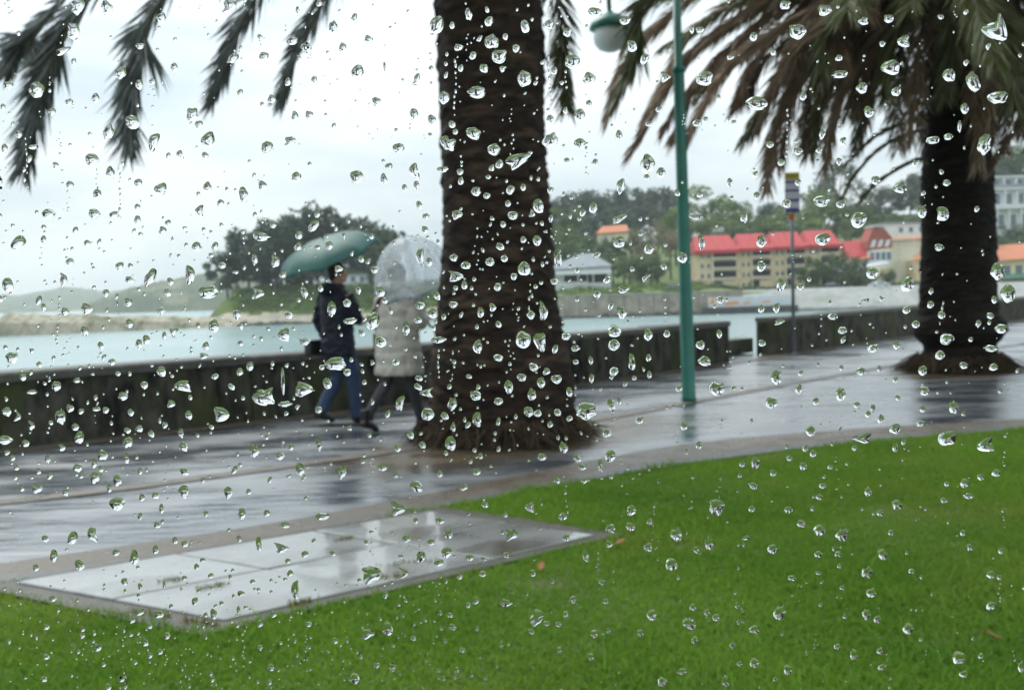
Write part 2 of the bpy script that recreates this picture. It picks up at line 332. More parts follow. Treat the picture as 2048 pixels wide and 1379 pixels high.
# ------------------------------------------------------------------ sea
def sea_mat():
    m = mat('sea', (0.17, 0.26, 0.26), 0.25, (0.21, 0.30, 0.30), 0.05, bump=0.5, bscale=0.9, stretch=(0.25, 1, 1), obj=False, bdist=0.15)
sea_mat()
struct(MB().add([(-6000, -3000, -4), (6000, -3000, -4), (6000, 7000, -4), (-6000, 7000, -4)], [(0, 1, 2, 3)]).build('sea', 'sea'))

# ------------------------------------------------------------------ promenade wall
mat('wall_concrete', spec=.15, color=(0.085, 0.078, 0.062), rough=0.8, color2=(0.012, 0.012, 0.011), scale=6, stretch=(1, 1, .45), bump=0.6, bscale=16, obj=False, third=(0.050, 0.060, 0.018), tscale=1.6, tlo=.50, thi=.68, bdist=.03)
mat('wall_coping', (0.085, 0.08, 0.068), 0.6, (0.04, 0.04, 0.034), 5, bump=0.4, bscale=25, obj=False, third=(0.09, 0.10, 0.05), tscale=3, tlo=.55, thi=.7)
def wall(pts, label, seed):
    rw = random.Random(seed); root = empty('promenade_wall', pts[0], label, 'wall', 'low walls along the promenade')
    for a, b in zip(pts[:-1], pts[1:]):
        L_ = (b - a).length; d = (b - a) / L_; n = Vector((-d.y, d.x, 0)); k = max(1, round(L_ / 2.3)); st = L_ / k; ang = math.atan2(d.y, d.x)
        for i in range(k):
            o0 = a + d * (i * st); th = 0.46
            m = MB(); nx, nz = 10, 4; vs = []; jx = rw.uniform(-.006, .006)
            for face in (0, 1):
                for q in range(nz + 1):
                    for p in range(nx + 1):
                        vs.append((0.006 + (st - 0.012) * p / nx, face * th + jx + rw.uniform(-.004, .004), -0.02 + 0.67 * q / nz))
            W_ = nx + 1; off_ = W_ * (nz + 1)
            fs = [(q * W_ + p, q * W_ + p + 1, (q + 1) * W_ + p + 1, (q + 1) * W_ + p) for q in range(nz) for p in range(nx)]
            fs += [tuple(off_ + t for t in reversed(f)) for f in list(fs)]
            for q in range(nz):
                fs += [(q * W_, (q + 1) * W_, off_ + (q + 1) * W_, off_ + q * W_), (q * W_ + nx, off_ + q * W_ + nx, off_ + (q + 1) * W_ + nx, (q + 1) * W_ + nx)]
            fs += [(nz * W_ + p, nz * W_ + p + 1, off_ + nz * W_ + p + 1, off_ + nz * W_ + p) for p in range(nx)]
            o = m.add(vs, fs).build('wall_panel', 'wall_concrete', root); o.location = o0 - pts[0]; o.rotation_euler = (0, 0, ang)
            m = MB(); z0 = 0.652; hh = 0.09 + rw.uniform(-.006, .006); e = 0.02; x0, x1 = 0.003, st - 0.003; y0, y1 = -0.03, th + 0.03
            m.add([(x0, y0, z0), (x1, y0, z0), (x1, y1, z0), (x0, y1, z0), (x0, y0, z0 + hh - e), (x1, y0, z0 + hh - e), (x1, y1, z0 + hh - e), (x0, y1, z0 + hh - e),
                   (x0 + e * .3, y0 + e, z0 + hh), (x1 - e * .3, y0 + e, z0 + hh), (x1 - e * .3, y1 - e, z0 + hh), (x0 + e * .3, y1 - e, z0 + hh)],
                  [(3, 2, 1, 0), (8, 9, 10, 11)] + [(r * 4 + q, r * 4 + (q + 1) % 4, r * 4 + 4 + (q + 1) % 4, r * 4 + 4 + q) for r in range(2) for q in range(4)])
            o = m.build('coping_stone', 'wall_coping', root); o.location = o0 - pts[0]; o.rotation_euler = (0, 0, ang)
    return root
wall([WALLX[0], WALL[0], WALL[1], WALL[2]], 'long low dark mossy concrete wall running behind the two walkers up to the gap', 1)
wall([WALL[3] + (WALL[4] - WALL[3]).normalized() * .55, WALL[4], WALLX[-1]], 'low mossy concrete wall beyond the gap, passing behind the sign pole and dark palm', 2)
# steps going down to the beach through the gap
mat('mossy_stone', (0.09, 0.09, 0.07), 0.8, (0.05, 0.06, 0.03), 5, bump=0.6, bscale=14, rnd=.2)
d = (WALL[3] - WALL[2]).normalized(); nrm = Vector((-d.y, d.x, 0)); ang = math.atan2(d.y, d.x)
st = empty('stone_steps', WALL[2] + nrm * 0.75, 'mossy stone block parapet of the beach steps seen through the gap in the wall', 'steps', rz=ang)
rb = random.Random(8)
for row in range(2):
    for k in range(5):
        m = MB(); x0 = -0.9 + k * 0.62 + (0.3 if row else 0); m.box(x0 + .006, x0 + .60, 0.0 + .03 * row, .42, -.30 + row * .31, 0.0 + row * .31 - .008)
        o = m.build('stone_block', 'mossy_stone', st)
for k in range(6):
    m = MB(); m.box(-1.0, 1.6, 0.45 + k * .3, .8 + k * .3, -4.2, -0.35 - k * .17); m.build('step', 'mossy_stone', st)

# ------------------------------------------------------------------ palms
mat('palm_bark', spec=.12, color=(0.032, 0.019, 0.011), rough=0.7, color2=(0.006, 0.005, 0.006), scale=7, detail=6, stretch=(1, 1, 3.2), bump=0.7, bscale=22, bdist=.02, third=(0.095, 0.064, 0.042), tscale=2.3, tlo=.52, thi=.74)
mat('palm_bark_dark', spec=.1, color=(0.015, 0.011, 0.007), rough=0.7, color2=(0.004, 0.004, 0.004), scale=7, detail=6, stretch=(1, 1, 3.2), bump=0.7, bscale=22, bdist=.02, third=(0.032, 0.022, 0.012), tscale=3.4, tlo=.55, thi=.72)
mat('palm_root', (0.075, 0.052, 0.032), 0.9, (0.028, 0.021, 0.013), 5, bump=0.4, spec=.15)
mat('frond_green', (0.085, 0.095, 0.032), 0.45, (0.125, 0.125, 0.050), 3, rnd=.25, trans=.15)
mat('frond_sky_sheen', (0.21, 0.235, 0.225), 0.35, (0.085, 0.098, 0.092), 5, rnd=.2, trans=.12)  # pale grey paints the sky's reflection on wet leaflets into the colour
mat('frond_brown', (0.27, 0.185, 0.12), 0.6, (0.16, 0.11, 0.072), 4, rnd=.3, trans=.12)
mat('frond_rib', (0.10, 0.085, 0.04), 0.5, (0.06, 0.05, 0.025), 6)
def trunk_mesh(prof, h, matn, seed, nz=300, na=128):
    zs = np.linspace(0, h, nz); r = np.interp(zs, [p[0] for p in prof], [p[1] for p in prof]); rg = np.random.default_rng(seed)
    A = np.linspace(0, 2 * np.pi, na, endpoint=False); Z, T = np.meshgrid(zs, A, indexing='ij'); Rr = np.repeat(r[:, None], na, 1)
    ncol = 11; rowh = 0.10; u = T / (2 * np.pi) * ncol; wob = 0.03 * np.sin(3 * T + 2.1 * Z) + 0.022 * np.sin(7 * T - 5 * Z) + 0.016 * np.sin(11 * T + 9 * Z) + 0.03 * np.sin(2 * T - 4 * Z)
    v = (Z + wob) / rowh; row = np.floor(v); fu = (u + 0.5 * (row % 2)) % 1.0; fv = v - row
    scar = np.clip(1 - np.abs(fu - .5) * (1.3 + .5 * np.sin(5 * Z + T)), 0, 1) ** .5 * np.clip(1 - fv, 0, 1) ** .8 * np.clip(fv * 6, 0, 1)
    ridx = (row.astype(int) * 31 + np.floor(u + 0.5 * (row % 2)).astype(int) * 17) % 97; amp = np.where(rg.random(97) < .35, .1, rg.uniform(.3, 1.5, 97))[ridx]
    lump = 0.014 * np.sin(5 * T + 1.7 * Z + seed) * np.sin(2.3 * Z) + 0.012 * np.sin(2 * T - 1.1 * Z)
    Rr = Rr + 0.030 * scar * amp + lump + rg.normal(0, .0022, Rr.shape)
    V = np.stack([Rr * np.cos(T), Rr * np.sin(T), Z], -1).reshape(-1, 3)
    i = np.arange(nz - 1)[:, None] * na; k = np.arange(na)[None]; k2 = (k + 1) % na
    Fq = np.stack([i + k, i + k2, i + na + k2, i + na + k], -1).reshape(-1, 4)
    return np_mesh('trunk', V, Fq, matn, True)
def frond_mesh(path, seed, matn, width=0.34, dens=1.0, hang=0.35, tipw=0.6, bare=0.14):
    rf = random.Random(seed); n = 30; P = spline(path, n); L_ = sum((P[i + 1] - P[i]).length for i in range(n)); m = MB(); base = P[0].copy(); P = [p - base for p in P]
    m.tube(P, [0.028 * (1 - i / n) + 0.004 for i in range(n + 1)], 5, 1)
    k = int(L_ / 0.020 * dens)
    for i in range(k):
        s = bare + (1 - bare) * (i + rf.random() * .6) / k; t = min(s * n, n - 1e-4); j = int(t); p = P[j].lerp(P[j + 1], t - j); tg = (P[min(j + 2, n)] - P[max(j - 1, 0)]).normalized()
        side = tg.cross(Vector((0, 0, 1)))
        if side.length < .25: side = side + Vector((rf.uniform(-.5, .5), .4, 0))
        side.normalize(); upv = side.cross(tg)
        env = min(1, (s - bare) / .12 + .35) * (1 - (max(0, s - .55) / .45) ** 2 * (1 - tipw))
        for sg in (-1, 1):
            ln = width * env * rf.uniform(.75, 1.2) * 1.35; a = R(rf.uniform(20, 46))
            dr = (tg * math.cos(a) + side * (sg * math.sin(a)) + upv * rf.uniform(-.05, .35) + Vector((0, 0, -hang * rf.uniform(.5, 1.5)))).normalized()
            w = dr.cross(Vector((rf.gauss(0, 1), rf.gauss(0, 1), rf.gauss(0, .4)))).normalized() * rf.uniform(.009, .016)
            mid = p + dr * ln * .55; end = p + dr * ln + Vector((0, 0, -hang * ln * .35))
            m.add([p - w * .5, p + w * .5, mid + w, mid - w, end], [(0, 1, 2, 3), (3, 2, 4)])
    return m.mesh('frond', [matn, 'frond_rib']), base
def palm(name, base, prof, h, barkm, label, fronds, crown, seed, rot=0.0):
    root = empty(name, base, label, 'palm tree', 'palm trees on the promenade')
    obj('trunk', trunk_mesh(prof, h, barkm, seed), root).rotation_euler = (0, 0, rot)
    rt_ = random.Random(seed); m = MB()
    for k in range(900):
        w = rt_.uniform(0, 6.283); r0 = prof[0][1] * rt_.uniform(.82, 1.02); L_ = abs(rt_.gauss(.08, .16)) + .03; z0 = rt_.uniform(.02, .28); a = Vector((math.cos(w), math.sin(w), 0)); sd = Vector((-a.y, a.x, 0))
        p0 = a * (r0 - .04) + Vector((0, 0, z0)); p2 = a * (r0 + L_ * .9) + sd * rt_.gauss(0, .13) + Vector((0, 0, .012)); p1 = p0.lerp(p2, .5) + Vector((0, 0, rt_.uniform(.0, .05)))
        q = rt_.uniform(.004, .010); m.tube([p0, p1, p2], [q, q * .9, q * .3], 4, caps=False)
    o = m.build('root_fringe', 'palm_root', root); struct(o, 'stuff')
    # old leaf bases under the crown
    for k in range(26):
        w = k * 2.4; z = h - .55 + .5 * k / 26; a = Vector((math.cos(w), math.sin(w), 0)); r0 = prof[-1][1]
        MB().tube([a * (r0 - .05) + Vector((0, 0, z)), a * (r0 + .12) + Vector((0, 0, z + .16)), a * (r0 + .2) + Vector((0, 0, z + .36))], [(.075, .03), (.06, .022), (.03, .012)], 6, up=(-a.y, a.x, 0)).build('leaf_base', 'palm_root', root)
    for k, (path, mt, wd, hg) in enumerate(fronds):
        me, b = frond_mesh(path, seed * 100 + k, mt, wd, 1.0, hg); o = obj('frond', me, root); o.location = b - Vector(base)
    return root
def crown_fronds(c, n, seed, zlo, zhi, out, mats, skip=None):
    rc = random.Random(seed); L_ = []
    for k in range(n):
        w = k * 2.39996 + rc.uniform(-.15, .15); f = (k + .5) / n; a = Vector((math.cos(w), math.sin(w), 0)); o_ = out * rc.uniform(.82, 1.1) * (.55 + .45 * (1 - f * .8)); z1 = zlo + (zhi - zlo) * f + rc.uniform(-.2, .2)
        up = 0.5 + 1.9 * f
        pts = [c + a * .18, c + a * (o_ * .32) + Vector((0, 0, up * .75)), c + a * (o_ * .68) + Vector((0, 0, up * .75 + (z1 - c.z - up * .75) * .35)), Vector((c.x, c.y, 0)) + a * o_ + Vector((0, 0, z1))]
        if skip and skip(pts[-1], w): continue
        L_.append((pts, rc.choice(mats), rc.uniform(.28, .38), rc.uniform(.25, .5)))
    return L_
# the big palm
PB = (-0.12, 9.25, 0.0); PC = Vector((-0.05, 9.2, 5.55))
prof1 = [(0, .70), (.15, .69), (.35, .675), (.7, .66), (1.0, .60), (1.4, .55), (2.0, .505), (2.6, .485), (3.2, .475), (5.4, .47)]
fr = []
def seen(c, depth, pts, mt, wd, hg, lift=1.0):
    """a frond whose outer part passes these points of the view, at this distance"""
    q = [at(x, y, depth) for x, y in pts]; a = q[0]; v = Vector((a.x - c.x, a.y - c.y, 0))
    mid = Vector((c.x, c.y, 0)) + v * .45 + Vector((0, 0, max(c.z, a.z) + lift))
    st_ = c + v.normalized() * .15
    return ([st_, mid] + q, mt, wd, hg)
for dp, pts, wd in ((8.4, ((185, -10), (112, 100), (78, 215), (52, 330)), .27), (7.6, ((130, -5), (50, 80), (18, 140)), .16), (8.9, ((330, -10), (288, 95), (266, 190), (258, 285)), .27), (9.6, ((520, -20), (468, 90), (428, 195)), .26),
                    (10.1, ((655, -20), (598, 95), (566, 195)), .25), (10.3, ((1112, -20), (1126, 95), (1136, 210)), .24)):
    fr.append(seen(PC, dp, pts, 'frond_sky_sheen' if dp < 10.2 else 'frond_green', wd * 1.25, .12, .55))
fr += crown_fronds(PC, 46, 21, 5.2, 8.0, 3.9, ['frond_green', 'frond_sky_sheen'], skip=lambda p, w: p.z < 1.35 + .36 * max(p.y, 0) + .35 and p.y > 1)
palm('palm_tree', PB, prof1, 5.4, 'palm_bark', 'thick palm trunk with ringed brown bark standing between the walkers and the green lamp post', fr, PC, 1)
# the darker palm further along
QB = (6.72, 14.78, 0.0); QC = Vector((6.62, 14.8, 5.5))
prof2 = [(0, .66), (.12, .60), (.22, .50), (.38, .50), (.46, .56), (.58, .64), (.74, .62), (.85, .54), (1.1, .52), (2.0, .50), (3.0, .485), (3.6, .43), (4.4, .36), (5.5, .34)]
fr = []
for dp, pts, mt, wd in ((13.4, ((1480, -60), (1330, 40), (1252, 130), (1218, 225)), 'frond_brown', .33), (11.4, ((1450, -90), (1300, 0), (1275, 100), (1238, 190)), 'frond_green', .34), (14.0, ((1600, -30), (1425, 70), (1335, 180), (1265, 300)), 'frond_brown', .34),
        (15.2, ((1560, -50), (1400, 50), (1330, 160), (1290, 250)), 'frond_brown', .33), (13.2, ((1660, 0), (1505, 90), (1425, 185), (1375, 285)), 'frond_brown', .34), (15.8, ((1640, -20), (1480, 80), (1400, 190)), 'frond_green', .34),
        (14.4, ((1720, 20), (1610, 130), (1555, 250), (1535, 370)), 'frond_brown', .36), (13.0, ((1700, 10), (1600, 90), (1540, 180)), 'frond_brown', .34), (15.5, ((1730, 50), (1650, 130), (1618, 210), (1606, 290)), 'frond_brown', .30),
        (13.8, ((1770, 60), (1700, 160), (1668, 250), (1655, 330)), 'frond_brown', .3), (14.8, ((1790, 60), (1730, 170), (1712, 290)), 'frond_green', .3), (15.0, ((1800, 60), (1755, 160), (1735, 240)), 'frond_brown', .32), (13.4, ((1848, 40), (1835, 150), (1822, 280)), 'frond_brown', .30),
        (13.6, ((1930, 50), (1950, 160), (1958, 330)), 'frond_brown', .30), (14.6, ((1960, 40), (2005, 150), (2012, 290)), 'frond_brown', .32), (13.9, ((1985, 40), (2050, 150), (2065, 300)), 'frond_green', .33), (15.4, ((2000, 20), (2090, 140), (2110, 300)), 'frond_brown', .33),
        (12.8, ((1900, 20), (1905, 90), (1890, 190)), 'frond_green', .30), (12.4, ((1960, -10), (2010, 60), (2030, 200)), 'frond_green', .33), (13.0, ((1820, 10), (1785, 90), (1770, 190)), 'frond_green', .32), (12.7, ((1750, -20), (1660, 60), (1640, 150)), 'frond_green', .33)):
    fr.append(seen(QC, dp, pts, mt, wd * 1.2, .22, .25))
for pts in (((1835, 262), (1768, 292), (1715, 345), (1684, 398)), ((1838, 318), (1785, 345), (1745, 375), (1722, 402)), ((1838, 240), (1760, 268), (1690, 330))):
    q = [at(x, y, 14.1) for x, y in pts]; fr.append(([q[0] + Vector((.25, .3, -.02))] + q, 'frond_green', .15, .1))
for pts in (((2048, 215), (2010, 290), (1978, 345)),):
    q = [at(x, y, 13.6) for x, y in pts]; fr.append(([QC, at(2010, 60, 13.7)] + q, 'frond_brown', .2, .1))
rs = random.Random(91)                                              # the skirt of old hanging leaves
for k in range(64):
    w = k * 2.39996; a = Vector((math.cos(w), math.sin(w), 0)); o_ = rs.uniform(.9, 4.3); side = -a.x; lowz = 5.0 - rs.uniform(.15, 1.25) * (1.25 if o_ > 1.6 else 1.0) - (.35 if o_ < 1.3 else 0)
    fr.append(([QC + a * .2 + Vector((0, 0, rs.uniform(-.5, .1))), QC + a * (o_ * .45) + Vector((0, 0, rs.uniform(.1, .55))), QC + a * (o_ * .85) + Vector((0, 0, (lowz - QC.z) * .45)), Vector((QC.x, QC.y, 0)) + a * o_ + Vector((rs.uniform(-.2, .2), rs.uniform(-.2, .2), lowz))], rs.choice(['frond_brown', 'frond_brown', 'frond_green']), rs.uniform(.30, .44), rs.uniform(.25, .55)))
fr += crown_fronds(QC, 84, 33, 4.75, 8.2, 4.3, ['frond_green', 'frond_brown', 'frond_green', 'frond_brown'])
palm('palm_tree', QB, prof2, 5.5, 'palm_bark_dark', 'dark palm with a skirt of hanging brown fronds and a swollen foot', fr, QC, 2, 1.0)

# ------------------------------------------------------------------ street lamp
mat('green_paint', (0.004, 0.128, 0.092), 0.42, (0.003, 0.098, 0.070), 6, bump=.05)
mat('lamp_white', (0.78, 0.80, 0.80), 0.35); mat('galvanised', (0.20, 0.22, 0.24), 0.4, (0.14, 0.15, 0.17), 9, metal=.6)
LB = gnd(1378, 802)
lp = empty('street_lamp', LB, 'slim green street lamp post with a green capped white globe hanging from its bracket', 'street lamp')
tilt = lambda z: Vector((-0.010 * z, 0, z))
MB().tube([tilt(0), tilt(.05), tilt(.06), tilt(1.2), tilt(1.22), tilt(3.9), tilt(3.93)], [.088, .088, .082, .080, .074, .066, .062], 20).build('post', 'green_paint', lp, True)
MB().tube([tilt(3.9), tilt(3.97), tilt(3.98), tilt(5.2)], [.076, .076, .052, .048], 18).build('upper_post', 'green_paint', lp, True)
gl = at(1220, 62, 11.78) - LB
MB().tube(spline([tilt(4.75), Vector((-.25, 0, 5.15)), Vector((gl.x + .1, 0, 5.2)), Vector((gl.x, 0, 4.95)), Vector((gl.x, 0, 4.60))], 24), .026, 10).build('bracket', 'green_paint', lp, True)
def lathe(prof, n=28):
    vs = [(r * math.cos(2 * math.pi * k / n), r * math.sin(2 * math.pi * k / n), z) for r, z in prof for k in range(n)]
    return MB().add(vs, [(i * n + k, i * n + (k + 1) % n, (i + 1) * n + (k + 1) % n, (i + 1) * n + k) for i in range(len(prof) - 1) for k in range(n)])
o = lathe([(.001, .22), (.04, .21), (.07, .17), (.17, .14), (.26, .05), (.285, -.02), (.28, -.03), (.20, -.03), (.001, -.02)]).build('lamp_cap', 'green_paint', lp, True); o.location = (gl.x, 0, gl.z + .05); o.scale = (.86, .86, .86)
o = lathe([(.20, 0), (.225, -.05), (.235, -.12), (.215, -.20), (.16, -.27), (.08, -.305), (.001, -.31)]).build('globe', 'lamp_white', lp, True); o.location = (gl.x, 0, gl.z + .025); o.scale = (.86, .86, .86)

# ------------------------------------------------------------------ sign on a grey pole
mat('sign_yellow', (0.45, 0.36, 0.02), .45); mat('sign_white', (0.66, 0.64, 0.72), .45); mat('sign_purple', (0.10, 0.085, 0.27), .45); mat('sign_orange', (.6, .14, .03), .5)
SB = gnd(1588, 711); sg = empty('stop_sign_pole', SB, 'narrow striped white and purple sign board with yellow top on a thin grey pole', 'sign')
MB().tube([(0, 0, 0), (0, 0, 3.5)], .034, 12).build('pole', 'galvanised', sg, True)
MB().tube([(0, 0, 0), (0, 0, .012), (0, 0, .012), (0, 0, .06)], [.10, .10, .05, .045], 12).build('base_plate', 'galvanised', sg)
z0, z1, wS = 2.74, 3.50, 0.14
bd = MB().box(-wS, wS, -.055, -.036, z0, z1).build('sign_board', 'sign_white', sg)
MB().box(-wS + .002, wS - .002, -.060, -.0555, z1 - .12, z1 - .004).build('header', 'sign_yellow', bd)
for k, (a, b) in enumerate(((0.0, .085), (.21, .26), (.40, .44), (.56, .60))): MB().box(-wS + .002, wS - .002, -.060, -.0555, z0 + a + .002, z0 + b).build('stripe', 'sign_purple', bd)
MB().box(-.07, .03, -.05, -.036, z0 - .14, z0 - .02).build('plate', 'sign_orange', sg)
for k in (z0 + .1, z1 - .1): MB().tube([(0, 0, k - .02), (0, 0, k + .02)], .042, 12).build('clamp', 'galvanised', sg)

# ------------------------------------------------------------------ far shore
def U(px, Y): return px / F * Y      # size of so many photograph units at this distance
def sm(a, b, x): t = max(0.0, min(1.0, (x - a) / (b - a))); return t * t * (3 - 2 * t)
def height(x, y):
    shore = 229 + (199 - 229) * sm(-18, 14, x)
    s = y - shore
    isl = -4.6 + 2.9 * sm(-3, 4, s) + 6.2 * sm(3, 16, s) - 2.0 * sm(40, 90, s)
    quay = -4.6 + 4.9 * sm(6, 7.5, s) + 2.6 * sm(12, 40, s) * (1 - sm(38, 60, x))
    hill = 19 * sm(252, 400, y) * sm(-10, 60, x) + 9 * sm(120, 155, x) * sm(258, 300, y)
    h = isl * (1 - sm(-18, 14, x)) + quay * sm(-18, 14, x) + hill
    h = h - 12 * (1 - sm(-84 - 4 * math.sin(y * .2), -66 + 3 * math.sin(y * .31), x))
    return h
mat('shore_land', (0.11, 0.16, 0.035), .9, (0.08, 0.12, 0.025), .12, obj=False, third=(0.11, 0.12, 0.045), tscale=.05)
mat('beach_rock', (0.46, 0.41, 0.32), .9, (0.34, 0.30, 0.23), .6, obj=False, bump=.8, bscale=.8, bdist=.4)
mat('dark_rock', (0.07, 0.065, 0.055), .8, (0.04, 0.04, 0.036), 1.0, obj=False, bump=.8, bscale=1.2, bdist=.3)
nx, ny = 118, 90; X0, X1, Y0, Y1 = -92, 262, 186, 520; vs = []; fs = []; mi = []
yy = [Y0 + (Y1 - Y0) * (j / ny) ** 1.7 for j in range(ny + 1)]; rt_ = random.Random(4)
for j in range(ny + 1):
    for i in range(nx + 1):
        x = X0 + (X1 - X0) * i / nx; h = height(x, yy[j]); vs.append((x, yy[j], h + rt_.uniform(-.25, .25) * (1 if h < 0.2 or h > .5 else .1)))
for j in range(ny):
    for i in range(nx):
        a = j * (nx + 1) + i; fs.append((a, a + 1, a + nx + 2, a + nx + 1)); z = max(vs[a][2], vs[a + nx + 1][2]); mi.append(2 if z < -2.9 else 1 if z < -1.0 else 0)
m = MB(); m.v = vs; m.f = fs; m.mi = mi; struct(m.build('terrain', ['shore_land', 'beach_rock', 'dark_rock'], smooth=True))
# rocks along the water line
rk = random.Random(12)
def rock_mesh(seed):
    q = random.Random(seed); m = MB().ball((0, 0, 0), 1, .8, .6, 7, 5); m.v = [tuple(c * q.uniform(.7, 1.15) for c in p) for p in m.v]; return m
for nm, a, b, dep, mt, lab in (('dark', (395, 652), (860, 648), 228, 'dark_rock', 0), ('far', (1130, 632), (1840, 618), 204, 'dark_rock', 1)):
    for k in range(70):
        t = (k + rk.random()) / 70; p = at(a[0] + (b[0] - a[0]) * t, a[1] + (b[1] - a[1]) * t, dep + rk.uniform(-3, 2)); r = rk.uniform(.5, 1.5)
        if k % 12 == 0: rme = rock_mesh(k + lab * 100).mesh('rock', mt)
        o = obj('shore_rock', rme); o.location = (p.x, p.y, -4.1 + r * .15); o.scale = (r * 1.3, r, r * rk.uniform(.7, 1.2)); o.rotation_euler = (0, 0, rk.uniform(0, 6))
        tag(o, ('dark wet boulder at the water line below the wooded headland', 'dark wet boulder at the foot of the pale sea wall')[lab], 'rock', ('boulders below the headland', 'boulders below the sea wall')[lab])
# breakwater spit across the bay
m = MB(); n = 60; vs = []
for i in range(n + 1):
    t = i / n; xx = -20 + 500 * t; yb = 674 - 12 * t; c = at(xx, yb, 196 + 28 * t); tp = max(.1, (46 - 28 * t) / F * 196) * (1 if t < .9 else .7) + rk.uniform(-.25, .25)
    vs += [(c.x, c.y, -4.6), (c.x, c.y + 2 + rk.uniform(-.5, .5), -4 + tp * .6), (c.x, c.y + 6, -4 + tp), (c.x, c.y + 10, -4 + tp * .95), (c.x, c.y + 15, -4.6)]
m.add(vs, [(5 * i + j, 5 * i + 5 + j, 5 * i + 6 + j, 5 * i + 1 + j) for i in range(n) for j in range(4)])
mat('spit_stone', (0.40, 0.36, 0.27), .9, (0.26, 0.23, 0.17), .5, obj=False, bump=.9, bscale=.9, bdist=.4, third=(.10, .11, .05), tscale=.12)
struct(m.build('breakwater', 'spit_stone'))
# far hills
mat('far_hill', (0.035, 0.055, 0.022), .95, (0.08, 0.09, 0.04), .012, obj=False, third=(.13, .13, .075), tscale=.03, tlo=.55, thi=.62)
def hills(name, Y, prof, depth, seed):
    q = random.Random(seed); m = MB(); P = []
    for k in range(len(prof) - 1):
        (x0, y0), (x1, y1) = prof[k], prof[k + 1]
        for i in range(14): t = i / 14; P.append((x0 + (x1 - x0) * t, y0 + (y1 - y0) * t + q.uniform(-1.6, 1.6)))
    vs = []
    for x, y in P:
        tpt = at(x, y, Y + depth * .6); h = tpt.z; bx = at(x, 600, Y).x
        vs += [(bx, Y, -4.5), (bx + (tpt.x - bx) * .3, Y + depth * .2, h * .42 + q.uniform(-2, 2)), (tpt.x, Y + depth * .6, h), (tpt.x, Y + depth, -5)]
    m.add(vs, [(4 * i + j, 4 * i + 4 + j, 4 * i + 5 + j, 4 * i + 1 + j) for i in range(len(P) - 1) for j in range(3)])
    return struct(m.build(name, 'far_hill', smooth=True))
hills('hills', 1500, ((-900, 585), (-400, 575), (-60, 588), (40, 590), (130, 572), (220, 583), (330, 570), (470, 560), (620, 575), (800, 585), (1000, 590)), 500, 3)
hills('hills', 760, ((170, 607), (250, 578), (320, 562), (400, 548), (500, 545), (640, 560), (760, 590), (830, 600)), 160, 5)

# sea wall and slipway
mat('pale_concrete', (0.36, 0.32, 0.25), .8, (0.24, 0.21, 0.17), .8, obj=False, bump=.3, bscale=2, third=(.18, .17, .13), tscale=.3)
mat('grey_concrete', (0.34, 0.34, 0.32), .8, (0.25, 0.25, 0.24), .6, obj=False, third=(.20, .21, .18), tscale=.2)
mat('paint_orange', (.62, .24, .05), .7); mat('paint_white', (.56, .58, .60), .8, (.46, .48, .49), .4)
sw = empty('sea_wall', at(1130, 622, 205), 'pale beige sea wall along the far beach below the lawns', 'wall')
bl = sw.location.copy()
A = at(1100, 622, 205); B = at(1490, 622, 203); nP = 13
for k in range(nP):
    p = A.lerp(B, k / nP) - bl; q = A.lerp(B, (k + 1) / nP) - bl
    MB().box(p.x + .05, q.x - .05, -.5, .8, -3.6 - bl.z, 0.45 - bl.z).build('wall_panel', 'pale_concrete', sw)
MB().box((A - bl).x, (B - bl).x, -.62, .9, .452 - bl.z, .75 - bl.z).build('coping', 'grey_concrete', sw)
sp = empty('slipway_wall', at(1490, 620, 200), 'long grey sloping slipway wall beyond the gap in the promenade wall', 'wall'); bl = sp.location.copy()
A = at(1495, 620, 202) - bl; B = at(2150, 595, 196) - bl
m = MB(); m.add([(A.x, A.y, -4.2 - bl.z), (B.x, B.y, -4.2 - bl.z), (B.x, B.y, -3.3 - bl.z), (A.x, A.y, -3.3 - bl.z), (A.x, A.y + 7, .7 - bl.z), (B.x, B.y + 7, .7 - bl.z), (B.x, B.y + 9, .7 - bl.z), (A.x, A.y + 9, .7 - bl.z), (A.x, A.y + 9, -4.2 - bl.z), (B.x, B.y + 9, -4.2 - bl.z)],
      [(0, 1, 2, 3), (3, 2, 5, 4), (4, 5, 6, 7), (7, 6, 9, 8), (0, 3, 4, 7, 8), (1, 9, 6, 5, 2)]); m.build('ramp', 'grey_concrete', sp)
pw = empty('painted_wall', at(1418, 612, 201), 'low white beach wall with orange painted patches below the apartment block', 'wall'); bl = pw.location.copy()
MB().box(0, U(172, 201), 0, .5, -U(3, 201), U(17, 201)).build('wall', 'paint_white', pw)
MB().box(-1.5, U(176, 201), -.9, .9, -4.4 - bl.z, -U(3, 201) - .004).build('footing', 'dark_rock', pw)
for x0, x1, z0_, z1_ in ((0, 13, 3, 16), (28, 62, 1, 8), (66, 84, 2, 7), (104, 124, 3, 8)):
    a, b = U(x0, 201), U(x1, 201); MB().add([(a, -.004, U(z0_, 201)), (b, -.004, U(z0_ + 1, 201)), (b - .4, -.004, U(z1_, 201)), (a + .6, -.004, U(z1_ - 1, 201))], [(0, 1, 2, 3)]).build('painted_patch', 'paint_orange', pw)

